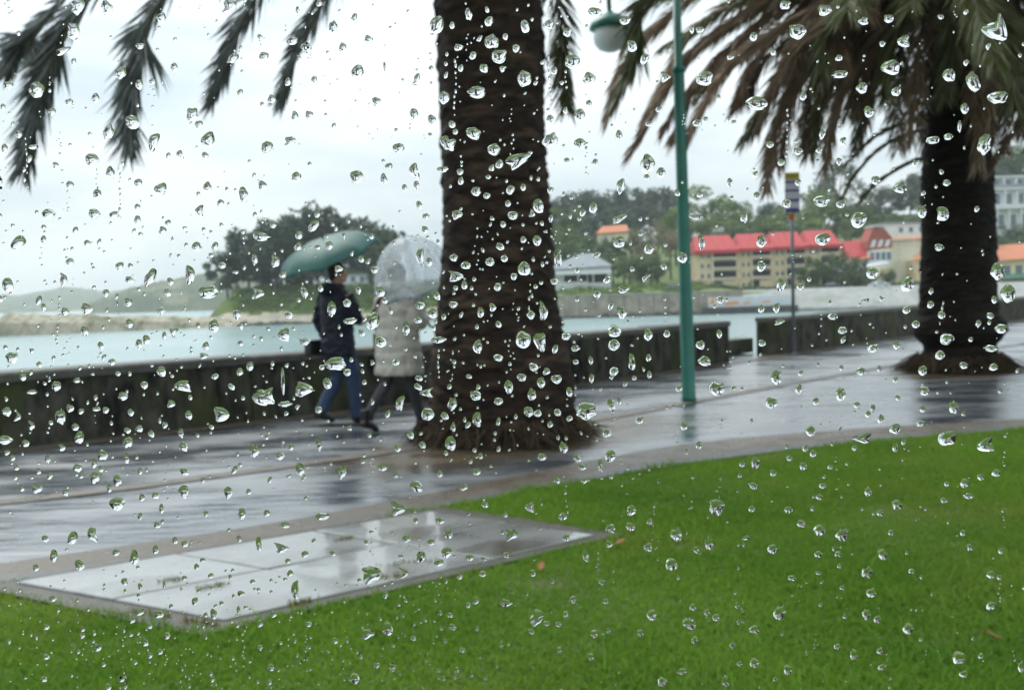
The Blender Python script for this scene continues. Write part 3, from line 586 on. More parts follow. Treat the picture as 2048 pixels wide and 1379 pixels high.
# ------------------------------------------------------------------ buildings across the bay
mat('cream_render', (.68, .56, .36), .85, (.60, .49, .31), .4); mat('cream_light', (.78, .73, .54), .85, (.58, .54, .42), .3)
mat('red_roof', spec=.25, color=(.44, .045, .045), rough=.45, color2=(.36, .036, .036), scale=1.2, bump=.15, bscale=3); mat('orange_tile', (.48, .17, .07), .75, (.38, .13, .06), 1.5, bump=.4, bscale=5)
mat('house_white', (.66, .67, .66), .8, (.58, .60, .60), .5); mat('grey_roof', (.22, .24, .26), .5, (.17, .19, .21), 1)
mat('dark_opening', (.022, .018, .026), .6, spec=.1); mat('window_glass', (.09, .12, .15), .08, spec=.8); mat('balcony_panel', (.52, .47, .36), .8); mat('brick_red', (.33, .075, .05), .8, (.27, .06, .04), 1)
mat('green_trim', (.16, .24, .12), .7); mat('awning_white', (.62, .64, .64), .6); mat('awning_green', (.06, .22, .16), .6)
def bld(name, x, ybase, Y, label, cat='building', group=None):
    p = at(x, ybase, Y); return empty(name, p, label, cat, group), p
YB = 238
ap, p0 = bld('apartment_block', 1392, 591, YB, 'cream apartment block with dark balconies under a row of shiny red roofs')
z0 = 0.2 - p0.z; eave = U(87, YB); units = [(1392, 1478), (1479, 1548), (1549, 1620), (1621, 1692)]
for ui, (ux0, ux1) in enumerate(units):
    x0, x1 = U(ux0 - 1392, YB), U(ux1 - 1392, YB); dy = ui * 1.1; ev = eave + U(1.8, YB) * ui; w = x1 - x0
    MB().box(x0, x1 - .1, dy, dy + 12, z0, ev).build('wall', 'cream_render', ap)
    rf = MB(); yf, yr, zr = dy - 1.2, dy + 5.5, ev + U(34, YB)
    rf.add([(x0 - .3, yf, ev - .6), (x1 - .05, yf, ev - .6), (x1 - .05, yf, ev + .25), (x0 - .3, yf, ev + .25), (x0 + 1.0, yr, zr), (x1 - .9, yr, zr), (x1 - .15, yr + 7, ev), (x0 - .3, yr + 7, ev)],
           [(0, 1, 2, 3), (3, 2, 5, 4), (4, 5, 6, 7), (0, 3, 4, 7), (1, 6, 5, 2), (0, 7, 6, 1)]); rfo = rf.build('roof', 'red_roof', ap)
    for k in range(5):
        xx = x0 + w * (k + .5) / 5; a = Vector((xx, yf, ev + .25)); b = Vector((xx + .1, yr, zr)); MB().tube([a + Vector((0, 0, .06)), b + Vector((0, 0, .06))], .07, 5).build('roof_seam', 'red_roof', rfo)
    fl = ev / 4.3
    for f in range(4):
        zf = z0 + .3 + fl * f + fl * .32
        if f == 0: bx0, bx1 = x0 + w * .35, x0 + w * .62
        else: bx0, bx1 = x0 + w * .42, x0 + w * .95
        o = MB().box(bx0, bx1, dy - .03, dy + .2, zf + fl * .06, zf + fl * .66).build('balcony', 'dark_opening', ap)
        MB().box(bx0 - .1, bx1 + .1, dy - .55, dy - .4, zf - fl * .18, zf + fl * .05).build('parapet', 'balcony_panel', o)
        for q in (.12, .27):
            wo_ = MB().box(x0 + w * q, x0 + w * (q + .075), dy - .04, dy + .1, zf, zf + fl * .42).build('window', 'window_glass', ap)
            MB().box(x0 + w * q - .12, x0 + w * (q + .075) + .12, dy - .12, dy - .005, zf - .2, zf - .01).build('sill', 'cream_light', wo_)
    MB().box(x0 + w * .385, x0 + w * .41, dy - .6, dy - .002, z0, ev - .7).build('pier', 'cream_light', ap)
# red-roofed annex with letters, cream hall, white block behind
an, p1 = bld('annex_building', 1694, 575, 240, 'small annex with red roof and pale slanted skylights beside the cream hall'); z0 = .2 - p1.z; u = lambda q: U(q, 240)
MB().box(0, u(44), 0, 8, z0, u(62)).build('wall', 'cream_render', an)
MB().add([(-.3, -1, u(60)), (u(46), -1, u(62)), (u(46), 5, u(96)), (u(6), 5, u(94)), (u(46), 9, u(62)), (-.3, 9, u(60))], [(0, 1, 2, 3), (3, 2, 4, 5), (0, 3, 5), (1, 4, 2)]).build('roof', 'red_roof', an)
MB().add([(u(38), -1.6, u(72)), (u(86), -1.6, u(76)), (u(86), -1.6, u(96)), (u(70), -1.6, u(116)), (u(50), -1.6, u(118)), (u(38), -1.6, u(90)), (u(38), 4, u(72)), (u(86), 4, u(76)), (u(86), 4, u(96)), (u(70), 4, u(116)), (u(50), 4, u(118)), (u(38), 4, u(90))],
         [(0, 1, 2, 3, 4, 5), (11, 10, 9, 8, 7, 6)] + [(k, k + 6, (k + 1) % 6 + 6, (k + 1) % 6) for k in range(6)]).build('gable_wall', 'brick_red', an)
for k in range(3):
    x_ = u(42 + k * 14); MB().add([(x_, -1.66, u(78)), (x_ + u(9), -1.66, u(79)), (x_ + u(13), -1.66, u(93)), (x_ + u(5), -1.66, u(92))], [(0, 1, 2, 3)]).build('skylight', 'awning_white', an)
MB().box(u(48), u(80), -1.8, 4.1, u(118.5), u(121)).build('coping', 'house_white', an)
MB().box(u(40), u(86), -1.4, 3, u(48), u(71)).build('glazed_bay', 'house_white', an)
for k in range(4): MB().box(u(43 + k * 11), u(51 + k * 11), -1.45, -1.3, u(53), u(68)).build('window', 'window_glass', an)
MB().add([(u(18), -2.4, u(55)), (u(48), -2.4, u(60)), (u(48), 1, u(68)), (u(18), 1, u(60))], [(0, 1, 2, 3)]).build('porch_roof', 'orange_tile', an)
cn = MB().add([(u(-40), -5, u(31)), (u(70), -5, u(46)), (u(70), 1, u(56)), (u(-30), 1, u(44)), (u(-40), -5, u(27)), (u(70), -5, u(42)), (u(70), 1, u(52)), (u(-30), 1, u(40))], [(0, 1, 2, 3), (7, 6, 5, 4), (0, 4, 5, 1), (1, 5, 6, 2), (2, 6, 7, 3), (3, 7, 4, 0)]).build('canopy', 'awning_white', an)
for k in range(4): MB().tube([(u(-36 + k * 34), -4.6, z0), (u(-36 + k * 34), -4.6, u(29 + k * 4))], .09, 6).build('canopy_post', 'awning_white', an)
hl, p2 = bld('cream_hall', 1781, 560, 244, 'cream walled hall with orange tiled lean-to roof behind the dark palm'); z0 = -.2 - p2.z; u = lambda q: U(q, 244)
MB().box(0, u(210), 0, 10, z0, u(84)).build('wall', 'cream_light', hl)
MB().add([(-.4, -.6, u(78)), (u(212), -.6, u(88)), (u(212), 5, u(93)), (u(8), 5, u(88)), (u(212), 11, u(84)), (-.4, 11, u(78))], [(0, 1, 2, 3), (3, 2, 4, 5), (0, 3, 5), (1, 4, 2)]).build('roof', 'orange_tile', hl)
MB().add([(u(20), -6, u(38)), (u(300), -6, u(50)), (u(300), -.02, u(66)), (u(70), -.02, u(58))], [(0, 1, 2, 3)]).build('lean_to_roof', 'orange_tile', hl)
MB().box(u(32), u(300), -5.4, -.03, z0, u(37)).build('lower_wall', 'cream_render', hl)
for k in range(6): MB().box(u(48 + k * 40), u(66 + k * 40), -5.45, -5.3, u(8), u(26)).build('window', 'window_glass', hl)
wb, p3 = bld('white_block', 1768, 470, 262, 'flat white block rising behind the cream hall'); u = lambda q: U(q, 262)
MB().box(0, u(130), 0, 10, -u(95), u(22)).build('wall', 'house_white', wb); MB().box(-.4, u(132), -.5, 10.5, u(22) + .003, u(25)).build('roof', 'grey_roof', wb)
for k in range(5): MB().box(u(30 + k * 20), u(38 + k * 20), -.04, .1, u(4), u(14)).build('window', 'window_glass', wb)
# right of the dark palm
rb_, p4 = bld('shore_restaurant', 1975, 572, 226, 'low shore restaurant with bright orange roof beside the dark palm trunk', group=None); u = lambda q: U(q, 226); z0 = -.3 - p4.z
MB().box(0, u(150), 0, 9, z0, u(50)).build('wall', 'cream_render', rb_)
MB().add([(-1, -1, u(48)), (u(152), -1, u(56)), (u(150), 5, u(76)), (u(6), 5, u(68)), (u(150), 10, u(54)), (-1, 10, u(46))], [(0, 1, 2, 3), (3, 2, 4, 5), (0, 3, 5), (1, 4, 2)]).build('roof', 'orange_tile', rb_)
for k in range(5): MB().box(u(8 + k * 24), u(22 + k * 24), -.04, .1, u(20), u(40)).build('window', 'window_glass', rb_)
MB().add([(u(20), -3, u(14)), (u(150), -3, u(18)), (u(150), -.05, u(26)), (u(20), -.05, u(22))], [(0, 1, 2, 3)]).build('awning', 'awning_green', rb_)
MB().box(u(2), u(9), 2, 6, u(60), u(118)).build('chimney_tower', 'house_white', rb_)
vl, p5 = bld('hillside_villa', 1962, 452, 300, 'large white terraced villa with columns on the hillside among trees'); u = lambda q: U(q, 300)
for f, (a, b, zz, hh, dy) in enumerate(((0, 190, -20, 52, 0), (2, 190, 34, 38, 3), (10, 190, 74, 24, 6))):
    MB().box(u(a), u(b), dy, dy + 14, u(zz), u(zz + hh)).build('storey', 'house_white', vl); MB().box(u(a) - .8, u(b), dy - 1.6, dy + 14, u(zz + hh) + .003, u(zz + hh + 3)).build('terrace_slab', 'house_white', vl)
    for k in range(7):
        w_ = MB().box(u(a + 10 + k * 24), u(a + 22 + k * 24), dy - .05, dy + .1, u(zz + hh * .25), u(zz + hh * .8)).build('window', 'window_glass', vl)
        MB().box(u(a + 3 + k * 24), u(a + 6 + k * 24), dy - 1.4, dy - .9, u(zz), u(zz + hh)).build('column', 'house_white', vl)
MB().box(u(6), u(190), 4.4, 4.9, u(76.2), u(84)).build('balustrade', 'grey_roof', vl)
# left group
hw, p6 = bld('white_house', 1122, 572, 226, 'white house with grey hipped roof and dark veranda above the far lawn'); u = lambda q: U(q, 226); z0 = -1.6
MB().box(-u(30), u(100), 0, 8, z0, u(40)).build('wall', 'house_white', hw)
MB().add([(-u(32), -1, u(33)), (u(103), -1, u(38)), (u(103), 9, u(38)), (-u(32), 9, u(33)), (u(40), 4, u(63)), (u(66), 4, u(65))], [(0, 1, 5, 4), (1, 2, 5), (2, 3, 4, 5), (3, 0, 4)]).build('roof', 'grey_roof', hw)
vo = MB().box(u(2), u(52), -.05, .1, u(8), u(22)).build('veranda_window', 'dark_opening', hw); MB().box(u(54), u(92), -.05, .1, u(5), u(22)).build('veranda_window', 'dark_opening', hw)
MB().box(-u(30), u(100), -1.4, -.06, u(22), u(30)).build('balcony', 'house_white', hw)
for k in range(4): MB().tube([(u(4 + k * 30), -1.2, z0), (u(4 + k * 30), -1.2, u(22))], .12, 6).build('post', 'house_white', hw)
h2, p7 = bld('orange_roof_house', 1200, 497, 268, 'cream house with orange tiled roof half hidden by trees on the wooded slope'); u = lambda q: U(q, 268)
MB().box(0, u(58), 0, 8, -6, u(30)).build('wall', 'cream_light', h2)
MB().add([(-.6, -.8, u(30)), (u(60), -.8, u(32)), (u(56), 4, u(48)), (u(8), 4, u(46)), (u(60), 9, u(32)), (-.6, 9, u(30))], [(0, 1, 2, 3), (3, 2, 4, 5), (0, 3, 5), (1, 4, 2)]).build('roof', 'orange_tile', h2)
for k in range(3): MB().box(u(8 + 16 * k), u(15 + 16 * k), -.04, .1, u(8), u(22)).build('window', 'window_glass', h2)
h3, p8 = bld('headland_cottage', 676, 572, 244, 'pale cottage with green roof on the headland beyond the walkers'); u = lambda q: U(q, 244)
MB().box(0, u(62), 0, 7, -3, u(24)).build('wall', 'house_white', h3)
MB().add([(-.6, -.8, u(23)), (u(64), -.8, u(23)), (u(58), 3.5, u(36)), (u(6), 3.5, u(36)), (u(64), 8, u(23)), (-.6, 8, u(23))], [(0, 1, 2, 3), (3, 2, 4, 5), (0, 3, 5), (1, 4, 2)]).build('roof', 'green_trim', h3)
for k in range(3): MB().box(u(8 + 18 * k), u(17 + 18 * k), -.04, .1, u(7), u(18)).build('window', 'window_glass', h3)
h4, p9 = bld('spit_hut', 4, 642, 204, 'small hut with dull red roof and bushes on the breakwater'); u = lambda q: U(q, 204)
MB().box(0, u(30), 0, 3, -1, u(6)).build('wall', 'cream_render', h4)
MB().add([(-.2, -.3, u(6)), (u(32), -.3, u(6)), (u(28), 1.5, u(13)), (u(3), 1.5, u(13)), (u(32), 3.3, u(6)), (-.2, 3.3, u(6))], [(0, 1, 2, 3), (3, 2, 4, 5), (0, 3, 5), (1, 4, 2)]).build('roof', 'brick_red', h4)

# parked cars on the far quay
mat('car_silver', (.50, .54, .57), .25, coat=.6); mat('car_dark', (.04, .05, .07), .25, coat=.6); mat('tyre', (.02, .02, .02), .8)
def car(x, y, Y, mt, label):
    p = at(x, y, Y); p.z = .35 if x > 1500 else 1.0; c = empty('parked_car', p, label, 'car', None)
    m = MB(); sec = [(-2.1, .45, .72), (-1.95, .42, .86), (-1.0, .40, .95), (-.55, .40, 1.42), (.75, .40, 1.46), (1.45, .40, 1.0), (2.0, .42, .92), (2.15, .46, .75)]
    vs = []
    for xx, a, b in sec: vs += [(xx, -.85, .28), (xx, -.88, min(.9, b)), (xx, -.68 if b > 1.2 else -.80, b), (xx, .68 if b > 1.2 else .80, b), (xx, .88, min(.9, b)), (xx, .85, .28)]
    n = len(sec); m.add(vs, [(6 * i + j, 6 * i + 6 + j, 6 * i + 6 + (j + 1) % 6, 6 * i + (j + 1) % 6) for i in range(n - 1) for j in range(6)] + [tuple(range(5, -1, -1)), tuple(6 * (n - 1) + j for j in range(6))])
    m.build('body', mt, c)
    for a, b in ((-.62, .1), (.16, .95)): MB().add([(a, -.885, .93), (b, -.885, .93), (min(b, .8), -.715, 1.36), (max(a, -.5), -.715, 1.36)], [(0, 1, 2, 3)]).build('side_window', 'window_glass', c)
    for wx in (-1.3, 1.3):
        for wy in (-.8, .8): MB().tube([(wx, wy - .1, .31), (wx, wy + .1, .31)], .31, 12).build('wheel', 'tyre', c)
    return c
car(1758, 578, 218, 'car_silver', 'pale silver car parked on the far quay before the cream hall')
car(1660, 585, 220, 'car_dark', 'dark car parked on the far quay under the hedge trees')
car(1345, 578, 222, 'car_dark', 'dark car parked at the end of the apartment block by the brownish tree')

# ------------------------------------------------------------------ trees across the bay
for nme, a, b in (('leaf_pine', (.026, .046, .022), (.046, .072, .032)), ('leaf_bright', (.125, .185, .030), (.085, .135, .024)), ('leaf_mid', (.075, .125, .030), (.052, .092, .024)), ('leaf_olive', (.20, .175, .09), (.14, .125, .065)), ('leaf_grey', (.06, .085, .045), (.085, .11, .06))):
    mat(nme, a, .7, b, .5, rnd=.2, trans=.2)
mat('tree_bark', (.06, .05, .04), .9, (.035, .03, .025), 3)
def crown_mesh(seed, leafm, n, lobes, leaf=.055, flat=1.0, airy=0.0):
    """unit crown: lobes spread through a unit ball, each filled with leaf-sized faces"""
    rg = np.random.default_rng(seed); C = []
    while len(C) < lobes:
        p = rg.uniform(-1, 1, 3)
        if .35 < np.linalg.norm(p) < .86 and p[2] > -.9: C.append(p)
    C = np.array(C); k = rg.integers(0, lobes, n); rad = rg.uniform(.17, .36, lobes)[k]; d = rg.normal(0, 1, (n, 3)); d /= np.linalg.norm(d, axis=1)[:, None]
    P = C[k] + d * (rad * rg.uniform(.55, 1.08, n) ** (1 if airy else .7))[:, None]; P[:, 2] *= flat
    a = rg.normal(0, 1, (n, 3)); a /= np.linalg.norm(a, axis=1)[:, None]; b = np.cross(a, d); b /= np.linalg.norm(b, axis=1)[:, None] + 1e-6
    s = leaf * rg.uniform(.6, 1.4, n)[:, None]; V = np.stack([P - a * s, P + b * s * .6, P + a * s, P - b * s * .6], 1).reshape(-1, 3); i = np.arange(n)[:, None] * 4
    return np_mesh('crown', V, i + [0, 1, 2, 3], leafm)
CR = {}
for kind, leafm, n, lobes, leaf, airy in (('pine', 'leaf_pine', 3000, 26, .066, 0), ('bright', 'leaf_bright', 2600, 20, .052, 0), ('mid', 'leaf_mid', 2600, 20, .052, 0), ('olive', 'leaf_olive', 1700, 18, .045, 1), ('grey', 'leaf_grey', 1500, 16, .045, 1)):
    CR[kind] = [crown_mesh(q * 13 + len(kind), leafm, n, lobes, leaf, 1.0, airy) for q in range(3)]
rtr = random.Random(77); TN = [0]
def trunk_small(h, r, crown_r, crown_h, seed):
    q = random.Random(seed); m = MB(); top = h - crown_h * .55; m.tube([(0, 0, -1.0), (q.uniform(-.2, .2), 0, h * .3), (q.uniform(-.4, .4), q.uniform(-.3, .3), top)], [r, r * .8, r * .5], 7)
    for k in range(5):
        w = k * 1.257 + q.uniform(-.4, .4); s0 = top * q.uniform(.62, .95); m.tube([(0, 0, s0), (math.cos(w) * crown_r * .35, math.sin(w) * crown_r * .35, s0 + (h - s0) * .35), (math.cos(w) * crown_r * .65, math.sin(w) * crown_r * .65, s0 + (h - s0) * .62)], [r * .42, r * .3, r * .12], 5)
    return m
def tree(x, ytop, Y, kind, wpx, hpx, label, group, name='tree', ground=None):
    tp = at(x, ytop, Y); g = height(tp.x, Y) if ground is None else ground; cr, ch = U(wpx, Y) / 2, U(hpx, Y); h = max(tp.z - g, ch * 1.05); TN[0] += 1
    root = empty(name, (tp.x, Y, g), label, 'tree', group)
    trunk_small(h, .10 + h * .016, cr, ch, TN[0]).build('trunk', 'tree_bark', root)
    o = obj('crown', CR[kind][TN[0] % 3], root); o.location = (0, 0, h - ch / 2); o.scale = (cr * 1.25, cr * rtr.uniform(1.0, 1.25), ch / 2 * 1.03); o.rotation_euler = (0, 0, rtr.uniform(0, 6.28))
    return root
G1 = 'dark trees on the headland'; L1 = 'dark spreading pine on the headland beyond the green umbrella'
for x, yt, w, h, Y in ((452, 500, 62, 52, 246), (492, 452, 96, 78, 248), (548, 432, 110, 92, 244), (598, 420, 100, 100, 252), (646, 407, 104, 112, 246), (700, 428, 100, 92, 250), (752, 438, 86, 84, 246), (775, 470, 60, 70, 252), (620, 470, 90, 80, 256), (535, 480, 80, 60, 254)):
    tree(x, yt, Y, 'pine', w * 1.25, h * 1.5, L1, G1, 'pine_tree')
G2 = 'dark pines on the ridge'; L2 = 'dark pine on the wooded ridge above the far bay houses'
for x, yt, w, h, Y in ((1092, 392, 80, 90, 400), (1150, 384, 90, 90, 410), (1205, 378, 90, 90, 405), (1262, 366, 92, 95, 410), (1318, 372, 84, 90, 400), (1240, 410, 80, 80, 380), (1180, 425, 80, 70, 370), (1300, 405, 70, 70, 385), (1126, 430, 70, 80, 360), (1360, 395, 70, 80, 390), (1545, 405, 60, 60, 390), (1760, 412, 80, 70, 380), (1820, 398, 80, 80, 380), (1720, 425, 70, 60, 370)):
    tree(x, yt, Y, 'pine', w, h, L2, G2, 'pine_tree')
G3 = 'bright green trees on the slope'; L3 = 'bright green leafy tree on the slope behind the bay buildings'
for x, yt, w, h, Y in ((1118, 404, 70, 70, 300), (1140, 448, 70, 56, 290), (1410, 374, 120, 100, 330), (1350, 400, 90, 90, 320), (1462, 396, 90, 90, 325), (1500, 424, 70, 60, 320), (1590, 405, 80, 80, 320), (1650, 372, 110, 110, 310), (1690, 400, 90, 80, 305), (1620, 432, 90, 60, 290), (1540, 428, 80, 55, 290), (1700, 440, 60, 40, 290), (1440, 430, 100, 60, 290)):
    tree(x, yt, Y, 'bright', w, h, L3, G3)
G4 = 'mid green trees and bushes among the houses'; L4 = 'dull green bushy tree among the far bay houses'
for x, yt, w, h, Y in ((1165, 470, 90, 70, 262), (1225, 500, 76, 60, 240), (1214, 476, 54, 44, 256), (1246, 480, 50, 40, 258), (1100, 500, 60, 60, 236), (1260, 524, 70, 60, 232), (1175, 495, 70, 50, 250), (1130, 478, 60, 60, 255), (1300, 530, 60, 58, 232), (1395, 440, 90, 60, 280), (1250, 455, 80, 70, 290), (1480, 452, 80, 40, 280), (1590, 448, 90, 44, 280), (1632, 516, 56, 66, 231), (1672, 510, 64, 72, 231), (1715, 520, 50, 60, 230), (1610, 545, 44, 44, 230), (1775, 552, 40, 36, 230), (1700, 556, 60, 34, 228), (1740, 560, 44, 28, 228),
                        (1790, 425, 90, 44, 330), (1850, 440, 80, 40, 300), (1735, 430, 80, 36, 300), (2018, 470, 70, 44, 270), (1960, 452, 60, 50, 270), (2040, 300, 120, 70, 360), (1985, 320, 90, 60, 360), (2070, 462, 70, 44, 260), (1570, 470, 60, 30, 262), (1340, 450, 60, 60, 285)):
    tree(x, yt, Y, 'mid', w, h, L4, G4, 'bushy_tree')
tree(1312, 456, 244, 'olive', 96, 124, 'tall pale brownish tree with thin foliage next to the red roofs', None)
tree(1282, 480, 248, 'olive', 70, 90, 'smaller pale brownish tree beside the tall thin brownish one', None)
for x, yt, w, h, Y in ((1880, 372, 90, 60, 335), (1925, 350, 90, 70, 340), (1960, 318, 100, 80, 345), (2010, 292, 100, 80, 350), (2060, 280, 110, 80, 350), (1900, 410, 80, 50, 300), (1935, 400, 60, 60, 305), (1945, 440, 70, 50, 285), (2000, 448, 80, 40, 284), (2050, 445, 80, 44, 284), (1830, 430, 80, 44, 300), (1870, 440, 70, 40, 290)):
    tree(x, yt, Y, 'mid' if x % 20 else 'grey', w, h, 'dense tree on the hillside around the white terraced villa', 'trees around the villa', 'hillside_tree')
tree(1672, 306, 318, 'grey', 110, 130, 'tall airy grey green eucalyptus on the slope above the red roofs', None)
tree(1640, 345, 322, 'grey', 80, 100, 'shorter airy eucalyptus next to the tallest one above the red roofs', None)
# shrubs on the headland slope and by the lawn: one low mass each
def shrubs(name, n, place, leafm, seed, leaf=.35):
    rg = random.Random(seed); V = []; Fs = []
    for k in range(n):
        x, y = place(rg); g = height(x, y); r = rg.uniform(.7, 1.5)
        for q in range(26):
            d = Vector((rg.gauss(0, 1), rg.gauss(0, 1), abs(rg.gauss(0, 1)))).normalized(); p = Vector((x, y, g)) + Vector((d.x * r, d.y * r, d.z * r * .85)); a = Vector((rg.gauss(0, 1), rg.gauss(0, 1), rg.gauss(0, 1))).normalized(); b = a.cross(d); s = leaf * rg.uniform(.6, 1.3)
            i = len(V); V += [p - a * s, p + b * s * .6, p + a * s, p - b * s * .6]; Fs.append((i, i + 1, i + 2, i + 3))
    o = obj(name, np_mesh(name, [tuple(v) for v in V], Fs, leafm)); struct(o, 'stuff'); return o
shrubs('shrubbery', 420, lambda g: ((lambda x: (x, 238 + g.uniform(-2, 22)))(g.uniform(-66, -14))), 'leaf_mid', 5)
shrubs('shrubbery', 320, lambda g: (g.uniform(-68, -12), 234 + g.uniform(0, 12)), 'leaf_bright', 8)
shrubs('shrubbery', 150, lambda g: (g.uniform(12, 44), 220 + g.uniform(-3, 10)), 'leaf_bright', 6, .3)
shrubs('shrubbery', 240, lambda g: (g.uniform(42, 100), 228 + g.uniform(-3, 6)), 'leaf_mid', 9, .3)

# ------------------------------------------------------------------ two walkers
mat('skin', (.42, .24, .17), .5); mat('hair_dark', (.030, .020, .014), .5, (.015, .010, .008), 40); mat('hair_light', (.14, .10, .07), .5, (.09, .065, .045), 40)
mat('navy_jacket', spec=.25, color=(.010, .011, .024), rough=.6, color2=(.005, .006, .013), scale=14, bump=.4, bscale=9, bdist=.02); mat('jeans', (.020, .042, .095), .75, (.012, .026, .062), 12, bump=.3, bscale=60)
mat('black_leather', (.010, .010, .011), .4); mat('leggings', (.030, .030, .034), .7, (.045, .045, .05), 20); mat('beige_coat', (.46, .43, .37), .5, (.40, .37, .32), 8, bump=.25, bscale=16, bdist=.01)
mat('wine_strap', (.10, .012, .022), .5); mat('umbrella_green', (.036, .150, .128), .5, (.030, .128, .110), 9, trans=.25); mat('steel', (.35, .36, .37), .3, metal=.9); mat('blue_trim', (.05, .12, .32), .5)
def clear_plastic(t):
    tr = t.nodes.new('ShaderNodeBsdfTransparent'); tr.inputs[0].default_value = (.93, .95, .96, 1); pr = t.nodes.new('ShaderNodeBsdfPrincipled'); pr.inputs['Base Color'].default_value = (.86, .89, .91, 1); pr.inputs['Roughness'].default_value = .25
    tl = t.nodes.new('ShaderNodeBsdfTranslucent'); tl.inputs[0].default_value = (.92, .94, .95, 1); m1 = t.nodes.new('ShaderNodeMixShader'); m1.inputs[0].default_value = .5; m2 = t.nodes.new('ShaderNodeMixShader')
    n = t.nodes.new('ShaderNodeTexNoise'); n.inputs['Scale'].default_value = 9; r = t.nodes.new('ShaderNodeMapRange'); r.inputs[1].default_value = .35; r.inputs[2].default_value = .65; r.inputs[3].default_value = .20; r.inputs[4].default_value = .32
    L = t.links.new; L(n.outputs[0], r.inputs[0]); L(r.outputs[0], m2.inputs[0]); L(pr.outputs[0], m1.inputs[1]); L(tl.outputs[0], m1.inputs[2]); L(tr.outputs[0], m2.inputs[1]); L(m1.outputs[0], m2.inputs[2]); return m2.outputs[0]
clear_mat('clear_plastic', clear_plastic)
from mathutils import noise as mnoise
def crease(me, amp, sc, stretch=(1, 1, .5), seed=0.0):
    """cloth folds: push the surface along its normals by ridged noise"""
    nn = [v.normal.copy() for v in me.vertices]
    for v, n_ in zip(me.vertices, nn):
        p = Vector((v.co.x * sc * stretch[0] + seed, v.co.y * sc * stretch[1], v.co.z * sc * stretch[2])); q = mnoise.noise(p) + .5 * mnoise.noise(p * 2.3)
        v.co += n_ * (amp * (.5 - 1.6 * abs(q)))
    me.update(); return me
def fuse(mb, voxel, matn, smooth=6, name='body'):
    me = mb.mesh(name, matn); o = bpy.data.objects.new('tmp', me); col.objects.link(o)
    r = o.modifiers.new('r', 'REMESH'); r.mode = 'VOXEL'; r.voxel_size = voxel; r.use_smooth_shade = True
    s_ = o.modifiers.new('s', 'SMOOTH'); s_.iterations = smooth; s_.factor = .5
    dg = bpy.context.evaluated_depsgraph_get(); out = bpy.data.meshes.new_from_object(o.evaluated_get(dg)); out.name = name
    bpy.data.objects.remove(o); bpy.data.meshes.remove(me); out.materials.clear(); out.materials.append(MATS[matn]); return out
def hand(m, wrist, dirv, side, curl):
    """palm, four fingers and a thumb leaving its side; curl closes the fingers"""
    d = Vector(dirv).normalized(); s_ = Vector(side).normalized(); s_ = (s_ - d * s_.dot(d)).normalized(); n = d.cross(s_); w = Vector(wrist)
    m.tube([w, w + d * .045, w + d * .09], [(.026, .017), (.040, .016), (.038, .014)], 10, up=s_)
    for k, (o_, L_) in enumerate(((-.028, .066), (-.009, .075), (.010, .070), (.028, .055))):
        p = w + d * .085 + s_ * o_; a1, a2 = curl * .6, curl * 1.5; q = p + (d * math.cos(a1) + n * math.sin(a1)) * L_ * .5; e = q + (d * math.cos(a2) + n * math.sin(a2)) * L_ * .5
        m.tube([p - d * .02, p, q, e], [.010, .010, .009, .007], 7)
    p = w + d * .03 - s_ * .030; q = p + (d * .7 - s_ * .7 + n * .3).normalized() * .035; e = q + (d * .9 + n * (.2 + curl * .4)).normalized() * .03
    m.tube([p + s_ * .01, p, q, e], [.012, .012, .011, .008], 7)
def head(m, c, turn):
    M = Matrix.Rotation(turn, 3, 'Z'); c = Vector(c); T = lambda x, y, z: c + M @ Vector((x, y, z))
    m.ball(c + Vector((0, 0, .02)), .078, .096, .108, 18, 14, M); m.tube([T(0, .02, -.03), T(0, .045, -.075), T(0, .055, -.105)], [(.062, .07), (.052, .055), (.028, .025)], 12)
    m.tube([T(0, .090, .012), T(0, .112, -.030), T(0, .095, -.036)], [.010, .015, .010], 8)
    for s_ in (-1, 1): m.ball(T(.080 * s_, -.005, -.005), .010, .020, .032, 8, 6, M); m.ball(T(.030 * s_, .082, .012), .014, .010, .009, 8, 6, M)
    m.tube([T(-.024, .094, -.066), T(0, .100, -.064), T(.024, .094, -.066)], [.006, .009, .006], 6)
def hair_cap(c, turn, long=0.0):
    m = MB(); M = Matrix.Rotation(turn, 3, 'Z'); c = Vector(c); m.ball(c + M @ Vector((0, -.012, .032)), .089, .104, .105, 18, 14, M)
    m.tube([c + M @ Vector((0, -.045, .02)), c + M @ Vector((0, -.06, -.05)), c + M @ Vector((0, -.055, -.09 - long))], [(.080, .06), (.074, .045), (.045, .022)], 12, up=M @ Vector((1, 0, 0)))
    return m
def place(o, pos, rz): o.location = pos; o.rotation_euler = (0, 0, rz); return o
def limbs(m, hips, knees, ankles, toes, rs, grow=0.0):
    for h_, k_, a_, t_ in zip(hips, knees, ankles, toes):
        h_, k_, a_, t_ = map(Vector, (h_, k_, a_, t_)); m.tube([h_, h_.lerp(k_, .5), k_, k_.lerp(a_, .35), a_], [r + grow for r in rs], 14)
